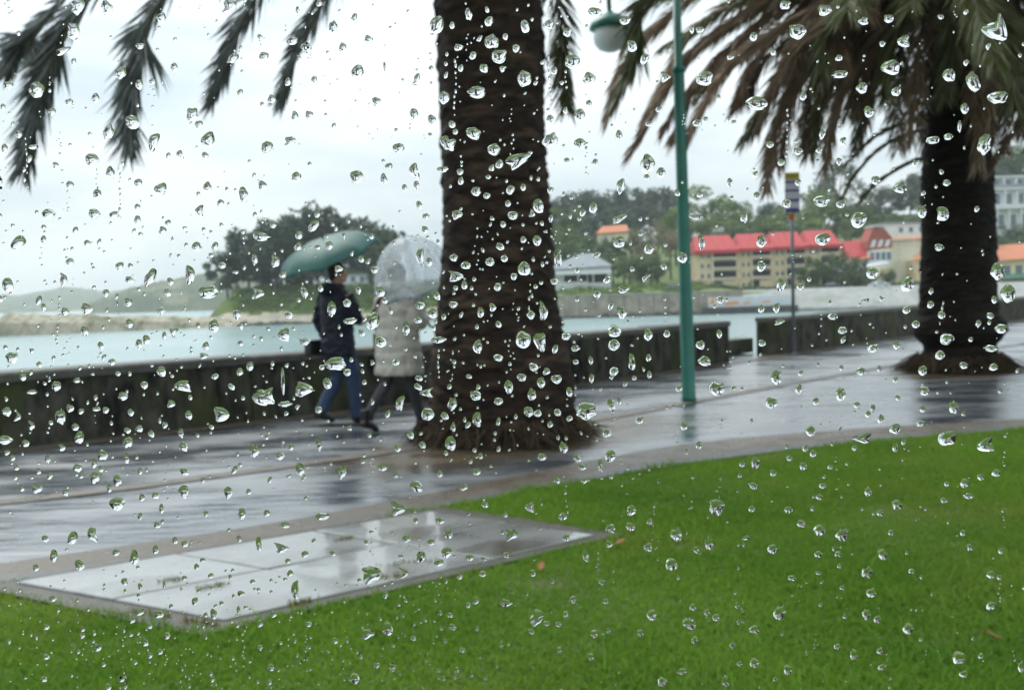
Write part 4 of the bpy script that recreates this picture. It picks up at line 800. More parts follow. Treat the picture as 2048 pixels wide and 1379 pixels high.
# -- man
MP = Vector((-1.90, 10.72, 0)); MZ = R(-42)
hips = [(.095, 0, .90), (-.095, 0, .90)]; knees = [(.10, .12, .50), (-.095, .06, .49)]; ank = [(.10, .15, .085), (-.10, -.20, .15)]; toes = [(.11, .33, .03), (-.10, -.05, .035)]
b = MB(); limbs(b, hips, knees, ank, toes, [.082, .074, .056, .052, .036])
for a, t in zip(ank, toes): a = Vector(a); t = Vector(t); b.tube([a + (a - t).normalized() * .05 + Vector((0, 0, -.035)), a.lerp(t, .4) + Vector((0, 0, -.02)), t], [.036, .040, .026], 10)
b.tube([(0, 0, .84), (0, 0, .98), (0, .01, 1.18), (0, .01, 1.34), (0, 0, 1.42)], [(.145, .095), (.140, .09), (.145, .09), (.155, .085), (.085, .065)], 18, up=(1, 0, 0))
b.tube([(0, 0, 1.42), (0, .01, 1.50), (0, .02, 1.58)], [.062, .056, .056], 12)
armR = [(.185, 0, 1.40), (.245, .08, 1.13), (-.01, .245, 1.19)]; armL = [(-.185, 0, 1.40), (-.265, -.05, 1.13), (-.245, .05, .88)]
for A_ in (armR, armL): b.tube([A_[0], Vector(A_[0]).lerp(Vector(A_[1]), .5), A_[1], Vector(A_[1]).lerp(Vector(A_[2]), .4), A_[2]], [.048, .044, .036, .038, .028], 12)
hand(b, armR[2], (-.75, .45, .1), (.1, .1, -1), 1.5); hand(b, armL[2], (.05, .25, -1), (0, 1, .2), .45)
head(b, (0, .03, 1.635), R(-38))
man = obj('person', fuse(b, .009, 'skin', 4)); place(man, MP, MZ); tag(man, 'walker in dark navy hooded jacket and blue jeans under a green umbrella', 'person')
obj('hair', fuse(hair_cap((0, .03, 1.635), R(-38)), .01, 'hair_dark', 3, 'hair'), man)
j = MB(); j.tube([(0, 0, .74), (0, 0, .86), (0, 0, .98), (0, .005, 1.12), (0, .005, 1.28), (0, 0, 1.40), (0, 0, 1.46), (0, .005, 1.52)], [(.212, .165), (.210, .165), (.198, .155), (.205, .155), (.222, .155), (.205, .135), (.12, .10), (.085, .085)], 22, up=(1, 0, 0))
for A_ in (armR, armL): j.tube([Vector(A_[0]) + Vector((0, 0, -.01)), Vector(A_[0]).lerp(Vector(A_[1]), .5), A_[1], Vector(A_[1]).lerp(Vector(A_[2]), .5), Vector(A_[1]).lerp(Vector(A_[2]), .96)], [.088, .078, .068, .062, .050], 14)
j.tube([(-.10, -.05, 1.46), (-.06, -.13, 1.47), (.06, -.13, 1.47), (.10, -.05, 1.46)], [.05, .065, .065, .05], 12)     # hood lying on the shoulders
obj('jacket', crease(fuse(j, .011, 'navy_jacket', 3), .016, 7, (1, 1, 1.3)), man).name = 'jacket'
q = MB(); limbs(q, hips, knees, [tuple(Vector(a) + Vector((0, 0, -.02))) for a in ank], toes, [.100, .092, .075, .070, .066], .004); q.tube([(0, 0, .80), (0, 0, .90), (0, 0, .98)], [(.16, .115), (.17, .12), (.16, .115)], 18, up=(1, 0, 0))
obj('jeans', crease(fuse(q, .011, 'jeans', 3), .012, 8, (1, 1, 1.6), 3), man).name = 'jeans'
for a, t in zip(ank, toes):
    a = Vector(a); t = Vector(t); f = (t - a); f.z = 0; f.normalize(); s_ = MB(); hz = a + Vector((0, 0, -.045)); s_.tube([hz - f * .055, hz, a.lerp(t, .55) + Vector((0, 0, -.005)), t + f * .02, t + f * .05 + Vector((0, 0, -.005))], [.036, .046, .046, .036, .016], 12)
    obj('shoe', fuse(s_, .009, 'black_leather', 3), man).name = 'shoe'
def umbrella(name, hand_w, apex_w, rad, depth, matn, label, ribs=8, trim=None, closed=0.0):
    axis = (Vector(apex_w) - Vector(hand_w)).normalized(); root = empty(name, hand_w, label, 'umbrella'); Q = Vector((0, 0, 1)).rotation_difference(axis); root.rotation_mode = 'QUATERNION'; root.rotation_quaternion = Q
    L_ = (Vector(apex_w) - Vector(hand_w)).length; n = ribs * 8; m = 9; vs = [(0, 0, L_)]; dome = lambda t: (rad * math.sin(t * math.pi / 2 * (.86 + closed)) / math.sin(math.pi / 2 * min(1, .86 + closed)), L_ - depth * (1 - math.cos(t * math.pi / 2 * (.86 + closed))) / (1 - math.cos(math.pi / 2 * (.86 + closed))))
    for i in range(1, m + 1):
        t = i / m; r, z = dome(t)
        for k in range(n):
            w = 2 * math.pi * k / n; f = abs(math.sin(w * ribs / 2)); rr_ = r * (1 - .09 * f * t); vs.append((rr_ * math.cos(w), rr_ * math.sin(w), z - .02 * rad * f * math.sin(t * math.pi) + .05 * rad * f * t * t * (1 if i == m else .3)))
    M_ = MB().add(vs, [(0, 1 + k, 1 + (k + 1) % n) for k in range(n)] + [(1 + i * n + k, 1 + (i + 1) * n + k, 1 + (i + 1) * n + (k + 1) % n, 1 + i * n + (k + 1) % n) for i in range(m - 1) for k in range(n)])
    c = M_.build('canopy', matn, root, True); c.modifiers.new('s', 'SOLIDIFY').thickness = .0015
    for k in range(ribs):
        w = 2 * math.pi * k / ribs; MB().tube([(dome(t)[0] * .985 * math.cos(w), dome(t)[0] * .985 * math.sin(w), dome(t)[1] - .008) for t in (.02, .25, .5, .75, 1)], .003, 5).build('rib', 'steel', root)
        r_, z_ = dome(.5); MB().tube([(.008 * math.cos(w), .008 * math.sin(w), L_ - depth * 1.25), (r_ * .97 * math.cos(w), r_ * .97 * math.sin(w), z_ - .012)], .0025, 4).build('stretcher', 'steel', root)
    MB().tube([(0, 0, -.10), (0, 0, L_ + .05)], .0055, 8).build('shaft', 'steel', root); MB().tube([(0, 0, L_ + .004), (0, 0, L_ + .03), (0, 0, L_ + .06)], [.012, .009, .005], 8).build('ferrule', 'black_leather', root)
    MB().tube(spline([(0, 0, .06), (0, 0, -.10), (.015, 0, -.15), (.05, 0, -.165), (.075, 0, -.14)], 14), .012, 8).build('handle', 'black_leather', root, True)
    if trim:
        r_, z_ = dome(1); MB().tube([(r_ * (1 - .09 * abs(math.sin(w * ribs / 2))) * math.cos(w), r_ * (1 - .09 * abs(math.sin(w * ribs / 2))) * math.sin(w), z_ + .05 * rad * abs(math.sin(w * ribs / 2))) for w in [2 * math.pi * k / 64 for k in range(65)]], .005, 5).build('edge_trim', trim, root)
    return root
def local(P, rz, v): v = Vector(v); return P + Matrix.Rotation(rz, 3, 'Z') @ v
hR = local(MP, MZ, (-.085, .285, 1.20)); umbrella('umbrella', hR, at(646, 476, 10.72), .58, .215, 'umbrella_green', 'dark green umbrella tilted over the walker in navy')
# camera bag at his hip
cb = empty('shoulder_bag', local(MP, MZ, (-.30, -.10, .74)), 'small black bag at the hip of the walker in navy', 'bag', rz=MZ)
m = MB(); m.box(-.05, .07, -.10, .10, 0, .17); o = m.build('pouch', 'black_leather', cb); bv = o.modifiers.new('b', 'BEVEL'); bv.width = .025; bv.segments = 3
o = MB().box(-.054, .074, -.104, .104, .12, .178).build('flap', 'black_leather', cb); bv = o.modifiers.new('b', 'BEVEL'); bv.width = .02; bv.segments = 2
# -- woman in the long coat
WP = Vector((-1.16, 10.0, 0)); WZ = R(-40)
hips = [(.085, 0, .86), (-.085, 0, .86)]; knees = [(.09, .10, .47), (-.085, -.10, .48)]; ank = [(.09, .20, .09), (-.09, -.40, .15)]; toes = [(.10, .37, .03), (-.09, -.27, .03)]
b = MB(); limbs(b, hips, knees, ank, toes, [.085, .075, .056, .052, .034])
for a, t in zip(ank, toes): a = Vector(a); t = Vector(t); b.tube([a + (a - t).normalized() * .05 + Vector((0, 0, -.035)), a.lerp(t, .4) + Vector((0, 0, -.02)), t], [.034, .036, .024], 10)
b.tube([(0, 0, .80), (0, 0, .94), (0, .01, 1.14), (0, .01, 1.32), (0, 0, 1.40)], [(.155, .105), (.145, .10), (.145, .10), (.165, .10), (.09, .07)], 18, up=(1, 0, 0)); b.tube([(0, 0, 1.38), (0, .01, 1.46), (0, .02, 1.53)], [.055, .050, .050], 12)
armR = [(.17, 0, 1.36), (.25, .05, 1.10), (.13, .26, 1.16)]; armL = [(-.17, 0, 1.36), (-.24, -.02, 1.10), (-.15, .18, 1.02)]
for A_ in (armR, armL): b.tube([A_[0], Vector(A_[0]).lerp(Vector(A_[1]), .5), A_[1], Vector(A_[1]).lerp(Vector(A_[2]), .4), A_[2]], [.052, .046, .037, .038, .025], 12)
hand(b, armR[2], (-.45, .75, .1), (.1, .1, -1), 1.5); hand(b, armL[2], (.5, .6, .1), (0, .1, -1), .5); head(b, (0, .03, 1.575), R(5))
wom = obj('person', fuse(b, .009, 'skin', 4)); place(wom, WP, WZ); tag(wom, 'walker in long beige quilted coat and dark leggings under a clear umbrella', 'person')
obj('hair', fuse(hair_cap((0, .03, 1.575), R(5), .06), .01, 'hair_light', 3, 'hair'), wom)
c = MB(); zs = [.57 + .86 * k / 60 for k in range(61)]
def coat_r(z): return np.interp(z, [.57, .75, .95, 1.1, 1.25, 1.36, 1.43], [.268, .258, .235, .222, .228, .20, .12]), np.interp(z, [.57, .75, .95, 1.1, 1.25, 1.36, 1.43], [.215, .205, .19, .178, .175, .15, .11])
puff = lambda z: .012 * abs(math.sin((z - .57) / .118 * math.pi)) ** .6
c.tube([(0, 0, z) for z in zs] + [(0, .0, 1.47), (0, .005, 1.51)], [(coat_r(z)[0] + puff(z), coat_r(z)[1] + puff(z)) for z in zs] + [(.098, .098), (.09, .09)], 40, up=(1, 0, 0))
for A_ in (armR, armL):
    P_ = spline([Vector(A_[0]) + Vector((0, 0, -.02)), Vector(A_[0]).lerp(Vector(A_[1]), .5), A_[1], Vector(A_[1]).lerp(Vector(A_[2]), .5), Vector(A_[1]).lerp(Vector(A_[2]), .97)], 40)
    c.tube(P_, [(.098 - .038 * i / 40) + .010 * abs(math.sin(i / 40 * math.pi * 5)) ** .6 for i in range(41)], 16)
c.tube([(-.09, -.04, 1.43), (-.06, -.12, 1.45), (.06, -.12, 1.45), (.09, -.04, 1.43)], [.05, .065, .065, .05], 12)
obj('coat', crease(fuse(c, .010, 'beige_coat', 2), .012, 8, (1.2, 1.2, .8), 7), wom).name = 'coat'
q = MB(); limbs(q, hips, knees, ank, toes, [.090, .080, .062, .058, .042], .003); obj('leggings', crease(fuse(q, .010, 'leggings', 3), .006, 12, (1, 1, 1.6), 3), wom).name = 'leggings'
for a, t in zip(ank, toes):
    a = Vector(a); t = Vector(t); f = (t - a); f.z = 0; f.normalize(); s_ = MB(); hz = a + Vector((0, 0, -.045)); s_.tube([hz - f * .05, hz, a.lerp(t, .55), t + f * .02, t + f * .045 + Vector((0, 0, -.005))], [.034, .043, .042, .033, .014], 12); s_.tube([a + Vector((0, 0, -.04)), a + Vector((0, 0, .10))], [.046, .052], 12)
    obj('boot', fuse(s_, .009, 'black_leather', 3), wom).name = 'boot'
hR = local(WP, WZ, (.09, .32, 1.18)); umbrella('umbrella', hR, at(806, 472, 10.05), .455, .58, 'clear_plastic', 'clear domed plastic umbrella over the walker in the beige coat', trim='blue_trim', closed=.10)
sb = empty('shoulder_strap_bag', local(WP, WZ, (0, 0, .9)), 'dark red shoulder bag strap across the beige quilted coat', 'bag', rz=WZ)
pts = spline([(.10, .10, .53), (.085, -.02, .56), (-.03, -.165, .46), (-.17, -.165, .30), (-.262, -.06, .16), (-.27, .05, .08)], 30); m = MB(); m.tube(pts, [(.026, .006)] * 31, 8, up=(.6, 0, .8)); m.build('strap', 'wine_strap', sb, True)
o = MB().box(-.33, -.26, -.05, .17, -.10, .09).build('pouch', 'wine_strap', sb); bv = o.modifiers.new('b', 'BEVEL'); bv.width = .02; bv.segments = 3

# ------------------------------------------------------------------ the window the view is seen through, and the rain on it
PY = 0.30
clear_mat('window_pane', lambda t: (lambda n: (setattr(n.inputs[0], 'default_value', (.965, .98, .975, 1)), n.outputs[0])[1])(t.nodes.new('ShaderNodeBsdfTransparent')))
def water(t): n = t.nodes.new('ShaderNodeBsdfGlass'); n.inputs['IOR'].default_value = 1.333; n.inputs['Roughness'].default_value = 0; return n.outputs[0]
clear_mat('rain_water', water)
pc = at(1024, 690, PY)
o = MB().box(-.62, .62, -.004, 0, -.36, .36).build('window_pane', 'window_pane', loc=(0, 0, 0)); o.location = (pc.x, PY, pc.z)
tag(o, 'clear window pane spattered with raindrops in front of the whole seafront view', 'window')
# drops: corner of the part of the pane, then centre x, y, width, height, [tilt], [i = irregular] in that part
DROPS = {
(0, 0): '625,48,80,85 455,40,110,80,40 430,185,85,110 365,300,100,45,20,i 215,525,100,105 945,105,70,60 1340,35,90,80,0,i 1365,340,80,60,30 1710,240,80,50 1790,280,70,70 1950,165,60,90 2005,280,45,70 1545,330,65,55 705,430,75,75 820,270,60,40 815,495,50,65 1020,395,50,55 405,597,50,45 560,575,50,65 305,655,55,50 635,770,60,105,-20,i 775,715,100,85 900,830,75,105,-30 1125,670,80,85 1222,820,90,105 1590,580,55,55 1840,470,40,55 1725,680,45,65 1810,672,50,55 1560,860,75,75,0,i 1695,825,70,60,0,i 540,935,100,75 648,1010,60,75 1055,905,45,55 1200,910,45,45 810,1070,55,55 945,1105,85,75,0,i 1215,1095,60,60 1425,1140,70,90 1535,1085,60,55 1735,1035,65,65 410,1080,55,45 570,1135,55,65 285,1250,85,65 550,1250,75,65 672,1255,65,45,0,i 805,1285,45,55 805,1210,40,40 1170,1235,60,70,0,i 1290,1185,45,40,0,i 985,1305,40,45 325,968,40,45 28,870,45,60 50,500,60,60 110,785,50,50 195,860,70,30,10 2,1070,30,100 1835,1320,95,60,30,i',
(650, 0): '172,108,50,50 255,230,55,50 190,420,80,90,-40 535,465,40,85,-25 350,395,20,70 650,150,90,130,-30 840,85,45,75 960,125,55,65 975,245,95,90 1170,155,60,80 1055,215,35,45 780,278,65,40 865,325,50,50 1020,330,100,90 930,400,60,55 1165,460,90,105 890,540,120,80,0,i 695,570,70,85 300,595,55,60,0,i 520,670,60,75 625,705,55,75 720,840,90,100,0,i 870,780,90,85,0,i 990,875,80,80 1120,940,160,90,20,i 1320,820,110,80,25 430,865,80,60 185,1035,95,80 345,1050,45,75 525,1000,60,100,0,i 535,1085,35,65 465,1100,35,50 690,990,75,40 790,1005,50,40 955,1035,40,30 885,1120,70,55 945,1145,50,40 1085,1110,50,65 1160,1095,40,45 1250,1205,75,90 770,1255,70,60 1070,1190,40,45 1100,1260,70,55 550,1200,40,55 590,1265,45,40 1310,145,75,60 1420,190,60,55 1445,360,100,90 1340,415,50,50 1545,460,80,80 1490,675,75,80 1490,840,75,70 1320,700,50,60 1545,605,40,45 1580,70,85,60 1755,120,80,50,20 1795,270,65,75 1870,345,50,75,-25 1885,960,95,120 1965,1010,60,65 1720,795,50,65 1580,950,45,45 1730,1090,55,100,-20 1570,1215,60,65 1720,1280,100,45,30,i 1415,940,40,40 1955,640,50,35 1895,725,45,35 1990,450,60,60,0,i',
(1348, 0): '880,60,90,70 650,30,70,60 720,185,110,100,0,i 1110,125,65,50 1255,110,65,55 1560,100,45,30 1880,170,140,160,-45,i 1345,245,80,70,0,i 1270,395,120,100 180,460,115,90 485,605,140,90,0,i 970,435,110,50 1100,515,70,75,-30 1300,535,60,65 1610,440,85,85 1750,480,90,130 1895,570,115,95 1140,655,70,70 865,785,45,60 725,885,60,50 560,845,55,45 850,880,40,40 1815,845,100,120 1700,635,55,70 1325,1100,80,75 1180,1055,65,55 865,1175,105,80 975,1195,60,50 1080,1285,105,105 1570,1250,85,95 1450,1240,65,75 1595,1070,50,45 1515,820,85,55 1605,800,60,45 1670,740,25,85 660,1190,60,60 410,1270,50,75 130,1270,90,35 325,1070,40,60 485,1145,45,50 150,1135,45,50 135,720,55,55 185,700,35,40 350,715,35,30 725,1065,45,50 625,950,50,45 330,335,55,30 465,215,60,50 150,175,60,40 755,565,50,50 1410,955,40,40 965,340,50,40',
(0, 450): '110,100,115,70,25 255,85,40,50 510,105,45,40 410,215,55,50 45,350,75,95 370,320,50,80,0,i 700,240,50,60,-35 880,305,70,115,-25,i 1110,290,65,120,0,i 760,320,60,50 995,330,45,50 1220,390,140,85,10 1150,125,60,60 1525,65,120,60,-10,i 1490,200,40,80 1750,60,45,60,-35 1745,125,55,50 1300,235,55,45 1380,275,45,25 1655,290,55,40 1610,210,60,80,0,i 1925,120,50,60 1860,130,45,30 1505,400,75,70,0,i 1780,390,50,75 1940,490,55,110 1980,255,55,45 1875,370,40,45 750,450,55,60 945,500,55,55 980,395,50,50 505,490,70,75,0,i 255,480,35,50 380,505,55,50 495,620,55,65 755,575,45,65 1250,590,70,85 1385,515,50,85 1690,525,55,50 1665,640,75,90,0,i 1785,680,60,60,0,i 855,670,50,65 590,705,40,55 70,775,80,80 655,800,50,45 230,815,40,40 135,885,45,60 945,855,60,70 1260,885,50,40 1075,940,105,75,0,i 1555,1005,110,145,0,i 1770,960,110,100,0,i 1965,810,140,90,0,i 330,940,60,70 190,975,75,30 845,935,50,50 720,1000,65,55 1000,1045,50,55 1290,1105,90,110,0,i 1670,1045,80,45 1915,925,60,70 410,1070,50,55 355,1120,65,110,0,i 40,1090,65,60 565,1075,60,30 465,1240,60,90,-25 440,1180,50,50 750,1270,60,80,-25 745,1200,45,40 815,1190,50,45 885,1220,45,45 1060,1215,40,60 1075,1295,55,70 1490,1320,70,85,-20 600,1345,70,70,-30 740,1350,40,50 1635,1350,65,55 1865,1285,35,90 1655,910,30,160 30,1255,90,60 150,1275,50,50 360,1300,45,50 1190,765,55,45,0,i 1105,1110,45,65 765,1095,45,45',
(650, 450): '560,185,50,110,0,i 610,215,40,55 290,260,60,45,0,i 275,560,110,110 325,680,75,80 150,560,80,50 475,605,50,90 320,390,60,75,0,i 215,630,45,45 555,470,65,50 630,515,70,65 655,410,45,60 665,670,100,45,10 755,190,55,50 825,235,60,55 965,215,60,55 1025,125,60,45 1050,195,45,50 1165,255,85,90 1240,90,55,70 1160,85,40,45 760,300,90,70,0,i 815,350,40,60 1105,300,45,45 1340,330,50,45 1365,195,55,110,0,i 750,465,60,45 910,510,45,70 980,480,50,50 1205,525,55,55 1275,505,60,110,0,i 1015,580,40,45 895,710,65,85 1160,670,100,115 1260,680,80,125,0,i 1410,650,55,55 1015,775,60,50 1220,830,60,55 1150,890,65,50 1265,920,55,70 1355,900,65,65 1075,945,65,80 880,995,75,65,-40 1210,990,65,70 1015,1030,60,50 1430,975,50,55 1190,1090,55,80,20 1245,1100,50,50 1360,1095,50,45 890,1135,65,90 700,1115,55,50 745,1045,60,90,-15 600,980,70,60,0,i 735,1275,70,100 750,1180,35,65 570,1285,45,50 440,1040,55,100,-20,i 1530,1085,140,110,0,i 1430,1130,40,40 1650,1215,60,60 1395,1300,60,70 1270,1355,60,50 1670,1350,70,80 1465,720,60,40 1690,620,90,80,0,i 1690,700,70,80 1795,800,45,115,0,i 1690,855,60,60 1890,640,60,75 2000,635,45,50 1555,790,30,60 1560,895,35,60 1745,375,75,50 1590,400,45,75 1720,100,80,70 1895,140,65,65 1980,240,45,50 1590,175,50,40 1650,320,50,45 1735,510,70,70,0,i 1840,1140,55,50 1720,1030,30,50 550,895,50,40 545,945,45,50 500,1225,50,55 600,1105,80,90 425,1305,45,50 130,860,50,50 130,455,55,55',
(1348, 450): '50,190,60,75 160,100,50,90,0,i 510,95,65,80 870,82,110,75 510,240,60,70 625,350,60,85 740,360,50,50 1160,280,80,80 1365,345,90,100 1895,270,105,105 1955,400,100,120 1550,130,60,50 600,485,45,65 510,490,45,50 270,435,55,55 930,535,65,45 985,615,60,50 1565,525,50,55 1415,580,55,50 1595,665,95,75 1915,605,85,65 1360,495,60,50 1500,465,50,45 265,635,40,55 515,690,50,45 155,700,60,60 180,795,80,70,0,i 1165,720,65,60 1300,700,50,55 1555,760,65,60 1850,720,85,50 1695,820,60,45 1870,830,60,50 1455,850,60,65 1095,855,65,50 600,890,75,90 250,955,100,100,0,i 570,1040,80,80 730,960,50,60 830,1030,45,50 975,990,75,85 1465,970,70,65 1635,1065,70,80 1455,1075,45,45 1135,1105,40,45 1295,1190,70,70,0,i 1105,1245,110,65,0,i 1600,1245,100,120,0,i 1830,1285,105,100,0,i 800,1205,65,65 60,1175,50,50 1295,905,35,40 1310,1010,40,35 615,565,70,35,0,i 1440,1160,55,40,0,i 470,1350,60,60,0,i 30,955,45,45 770,1305,40,45 815,1335,45,45 1120,440,55,30 1215,430,40,35 1850,530,45,50',
(0, 909): '455,75,60,55 550,50,45,55 740,20,40,70 560,130,70,90,-40,i 685,150,50,85 215,195,70,65 640,195,30,60 385,220,40,50 685,285,105,85 830,250,35,55 1075,215,65,90 1335,220,55,80 1080,100,65,45 1755,85,60,85 2000,100,55,85 820,95,30,50 945,315,35,60 820,360,30,50 920,410,45,45 1205,345,30,45 1415,345,50,75 1455,215,35,40 425,485,65,90,-25 545,465,50,115,0,i 265,490,45,50 315,590,50,85 465,645,65,70 210,660,40,50 680,570,50,50 785,600,60,95,0,i 910,555,40,60 1080,520,45,45 1515,520,40,95 1645,545,85,60,0,i 1400,490,35,45 1670,410,60,45 1885,360,95,50 1560,340,45,45 730,740,55,45,25 820,770,30,50 960,760,20,50 1080,720,35,35 1235,705,40,35 1150,655,35,45 1185,615,35,35 1685,620,40,35 1480,740,40,35 1410,810,50,40 1730,790,50,130,0,i 1140,855,40,60,-20 1000,885,30,35 1250,930,50,65 930,930,65,55 820,920,70,40,25 310,840,50,40 1600,930,45,45 770,965,45,45 875,1000,40,35 1520,985,45,50 270,1005,45,40 1785,580,55,45,30 1950,575,45,40 1395,905,25,50 850,1095,45,60 570,1125,50,55 935,1150,40,40 480,1055,40,40 605,1225,35,35 1585,1240,50,50 270,1180,45,40 255,1310,50,40 1240,1310,40,45 875,1170,40,45 975,1055,45,50,-40 1805,990,45,35 1960,1085,45,45,-35 550,1040,30,40 710,1310,40,45',
(700, 909): '275,315,80,95,0,i 390,185,75,85 190,75,65,45,30 740,100,60,45 665,190,55,45 525,110,40,50 1125,15,55,45 1330,20,50,50 1525,15,65,60 1465,65,35,75 1370,150,45,40 790,290,50,45 1055,305,65,60,0,i 1245,360,55,55 1525,430,65,60,0,i 1645,325,65,70 1640,420,65,55 1755,390,45,40 525,385,55,50 385,385,35,40 330,490,55,55 575,465,55,60 475,510,50,50,-30 940,465,75,80,0,i 415,595,60,75,-30 565,570,70,80,-30 520,630,55,60,-35 700,600,55,45 315,690,45,65,0,i 120,700,120,125,0,i 640,705,45,50 775,695,55,40 915,585,40,45 1070,690,45,45 1380,590,45,75,0,i 1265,485,45,50 1515,520,50,45,0,i 1745,540,55,60 1910,465,75,90 1880,640,90,75 735,850,40,60,0,i 910,865,80,50,0,i 1090,950,80,120,0,i 220,1015,70,100 100,1045,85,70,0,i 600,1005,60,40,-20 1305,845,50,50 1495,855,45,40 1765,935,65,75 1990,985,70,70 1430,1045,50,55 1700,1040,45,50 1410,1180,40,60 245,1240,45,65 155,1230,40,40 655,1140,40,40 885,1110,30,45 1225,1140,40,45 1825,1325,60,65 370,1070,40,35 1150,985,40,35 1220,990,45,35 710,1280,25,65 1260,930,40,40 515,1260,35,35 585,935,40,40 25,1305,70,75 625,1255,35,40',
(1348, 909): '755,65,50,55 580,105,45,45 475,45,55,85,0,i 400,55,40,35 465,180,65,45,-20 675,20,40,35 385,120,30,35 1135,215,55,60 870,180,45,40 850,245,45,40 915,70,40,30 250,305,115,100,-35,i 670,320,65,45 455,315,45,45 745,400,55,55 850,440,75,75 985,465,90,80,0,i 1305,290,65,70 1700,165,60,60 1795,130,55,40 1885,105,60,50,-20 1725,240,75,40 1580,265,55,35 1205,340,45,45 1270,455,40,40 205,515,60,90 130,555,35,50 575,550,65,65 420,485,65,25,20 845,580,55,45 960,580,45,40 1220,580,70,70 1130,685,70,85 690,720,50,45 845,690,40,30 985,775,35,40 1155,805,60,75 620,920,85,100 1125,930,60,70 1190,960,50,55 1370,1015,70,80 1855,880,65,65 1855,700,60,55 1730,540,45,45 1690,455,40,45 1915,560,40,50 1390,680,45,35 90,985,85,80 470,1020,60,65 470,1215,60,70 385,1220,35,40 245,950,50,50 110,890,50,45 1665,1185,90,90 1050,1165,55,70 955,1120,40,45 1215,1240,50,45 665,1255,60,65 1695,1280,60,50 2030,1235,50,80 300,1320,50,80 120,1080,45,50 1205,1145,45,50 45,1265,70,45 1795,1175,40,40'}
K = 700 / 2048; drops = []
for (ox, oy), txt in DROPS.items():
    for it in txt.split():
        f = it.split(','); x, y, w, h = (float(q) * K for q in f[:4]); drops.append((x + ox, y + oy, w * .88, h * .90, float(f[4]) if len(f) > 4 else 0.0, len(f) > 5))
drops.sort(key=lambda d: -d[2] * d[3]); kept = []
for d in drops:
    if all((d[0] - e[0]) ** 2 + (d[1] - e[1]) ** 2 > (0.40 * (d[2] + e[2])) ** 2 for e in kept): kept.append(d)
rd = random.Random(2024)
def clearance(x, y, s): return all((x - e[0]) ** 2 + (y - e[1]) ** 2 > (.5 * (s + max(e[2], e[3]))) ** 2 for e in kept)
for k in range(3600):                                              # the many tiny beads between them, and the pane beyond the view
    x, y = rd.uniform(-900, 2950), rd.uniform(-420, 1800); inside = 0 < x < PW and 0 < y < PH
    s = min(14, 2.3 + rd.expovariate(1 / 2.6)) if inside else min(30, 5 + rd.expovariate(1 / 7))
    if inside and (rd.random() < .25 and x > 1100 or not clearance(x, y, s)): continue
    if not inside and rd.random() < .35: continue
    kept.append((x, y, s * rd.uniform(.8, 1.15), s * rd.uniform(.9, 1.5), rd.uniform(-35, 10), False))
    if rd.random() < .10 and inside:
        for q in range(rd.randint(2, 5)): s2 = rd.uniform(2.4, 5); kept.append((x + rd.gauss(0, 3), y + (q + 1) * rd.uniform(6, 13), s2, s2 * 1.2, 0, False))
def more_beads(n, x0, x1, y0, y1, lo, hi):
    for k in range(n):
        x, y = rd.uniform(x0, x1), rd.uniform(y0, y1); s = lo + (hi - lo) * rd.random() ** 2.2
        if clearance(x, y, s): kept.append((x, y, s * rd.uniform(.7, 1.1), s * rd.uniform(.8, 1.5), rd.uniform(-40, 15), rd.random() < .25))
more_beads(520, 0, 1300, 420, 960, 5, 15); more_beads(160, 860, 1180, 0, 900, 5, 14); more_beads(200, 0, 2048, 0, 1379, 5, 14); more_beads(260, 0, 900, 1150, 1379, 4, 10)
for k in range(16):                                                # beaded trails left by running drops
    x, y = rd.uniform(40, 1980), rd.uniform(60, 1150)
    for q in range(rd.randint(5, 11)):
        y += rd.uniform(7, 15); x += rd.gauss(0, 1.2); s = rd.uniform(3, 7)
        if clearance(x, y, s): kept.append((x, y, s * .8, s * rd.uniform(1.0, 2.0), 0, False))
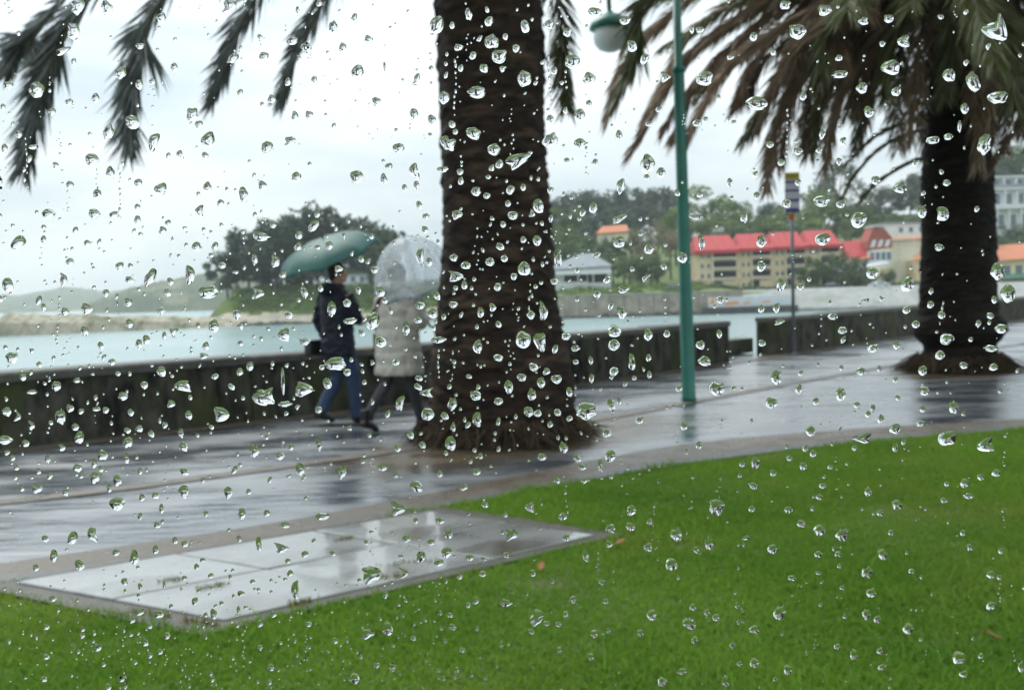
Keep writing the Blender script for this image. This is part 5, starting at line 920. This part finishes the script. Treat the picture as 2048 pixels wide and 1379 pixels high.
def drop_geometry(w, h, tilt, irregular, rg, na, nr, flat=1.0):
    """outline from a few waves, a domed water body on a flat foot; local x, z in the pane, y out of it"""
    s = 1 / F * PY; a, b = w * s / 2, h * s / 2; A = np.linspace(0, 2 * np.pi, na, endpoint=False); amp = (.12 if irregular else .085); r = np.ones(na)
    for q in range(2, 7): r += amp * rg.normal(0, 1) / (q - 1) ** .8 * np.cos(q * A + rg.uniform(0, 6.28))
    r = np.clip(r, .45, 1.6); bend = rg.normal(0, .42) if irregular else rg.normal(0, .15); V = []; Hh = min(a, b) * rg.uniform(.46, .58) * flat
    sag = rg.uniform(.04, .16); T = np.sin(np.linspace(0, 1, nr + 1)[1:] * np.pi / 2)
    def xy(ux, uy): return a * (ux + bend * (uy * uy - .4)), b * uy
    x0, y0 = xy(0, -sag); V.append((x0, Hh, y0))
    for t in T:
        z = Hh * max(0.0, 1 - t ** 2.15)
        for k in range(na): x, y = xy(r[k] * t * math.cos(A[k]), r[k] * t * math.sin(A[k]) - sag * (1 - t) ); V.append((x, z, y))
    x0, y0 = xy(0, 0); V.append((x0, 0, y0)); c, s_ = math.cos(R(tilt)), math.sin(R(tilt)); V = np.array(V); V = np.stack([V[:, 0] * c - V[:, 2] * s_, V[:, 1] - .00004, V[:, 0] * s_ + V[:, 2] * c], 1)
    e = len(V) - 1; l = 1 + (nr - 1) * na; k = np.arange(na); k2 = (k + 1) % na
    tri = [np.stack([np.zeros(na, int), k + 1, k2 + 1], 1), np.stack([np.full(na, e), l + k2, l + k], 1)]
    for q in range(nr - 1): o_ = 1 + q * na; tri += [np.stack([o_ + k, o_ + na + k, o_ + na + k2], 1), np.stack([o_ + k, o_ + na + k2, o_ + k2], 1)]
    return V, np.concatenate(tri)[:, ::-1]
rgd = np.random.default_rng(9); LAB = {}
for key, phr in (('big', 'large clear raindrop with an upside-down view inside, on the window pane'), ('odd', 'irregular merged raindrop with a crooked outline on the window pane'), ('long', 'narrow stretched raindrop running down the window pane'), ('mid', 'medium rounded raindrop clinging to the window pane')): LAB[key] = phr
kept.sort(key=lambda d: -(d[2] * d[3]) if 0 < d[0] < PW and 0 < d[1] < PH else 1); BV = []; BT = []; off_ = 0
for i, (x, y, w, h, tl, irr) in enumerate(kept):
    p = at(x, y, PY); flat = 1 - .46 * sm(600, 1150, y); inside = 0 < x < PW and 0 < y < PH
    if i < 300 and inside:
        V, T = drop_geometry(w, h, tl, irr, rgd, 30, 9, flat); o = obj('raindrop', np_mesh('raindrop', V, T, 'rain_water', True)); o.location = p
        key = 'odd' if irr else 'long' if max(w, h) > 1.5 * min(w, h) else 'big' if w * h > 620 else 'mid'; tag(o, LAB[key], 'raindrop', {'big': 'large raindrops', 'odd': 'irregular raindrops', 'long': 'stretched raindrops', 'mid': 'medium raindrops'}[key] + ' on the window pane')
    else:
        big = w * h > 120; V, T = drop_geometry(w, h, tl, irr, rgd, 18 if big else 12, 6 if big else 4, flat); BV.append(V + np.array(p)); BT.append(T + off_); off_ += len(V)
struct(obj('rain_beads', np_mesh('rain_beads', np.concatenate(BV), np.concatenate(BT), 'rain_water', True)), 'stuff')

# ------------------------------------------------------------------ damp air over the bay
hm = bpy.data.materials.new('damp_air'); hm.use_nodes = True; t = hm.node_tree; t.nodes.remove(t.nodes['Principled BSDF']); v = t.nodes.new('ShaderNodeVolumePrincipled')
v.inputs['Color'].default_value = (.90, .94, .97, 1); v.inputs['Density'].default_value = .00022; v.inputs['Anisotropy'].default_value = .2; t.links.new(v.outputs[0], t.nodes['Material Output'].inputs['Volume']); MATS['damp_air'] = hm
struct(MB().box(-1900, 1900, -920, 2100, -6, 80).build('haze', 'damp_air'), 'stuff')
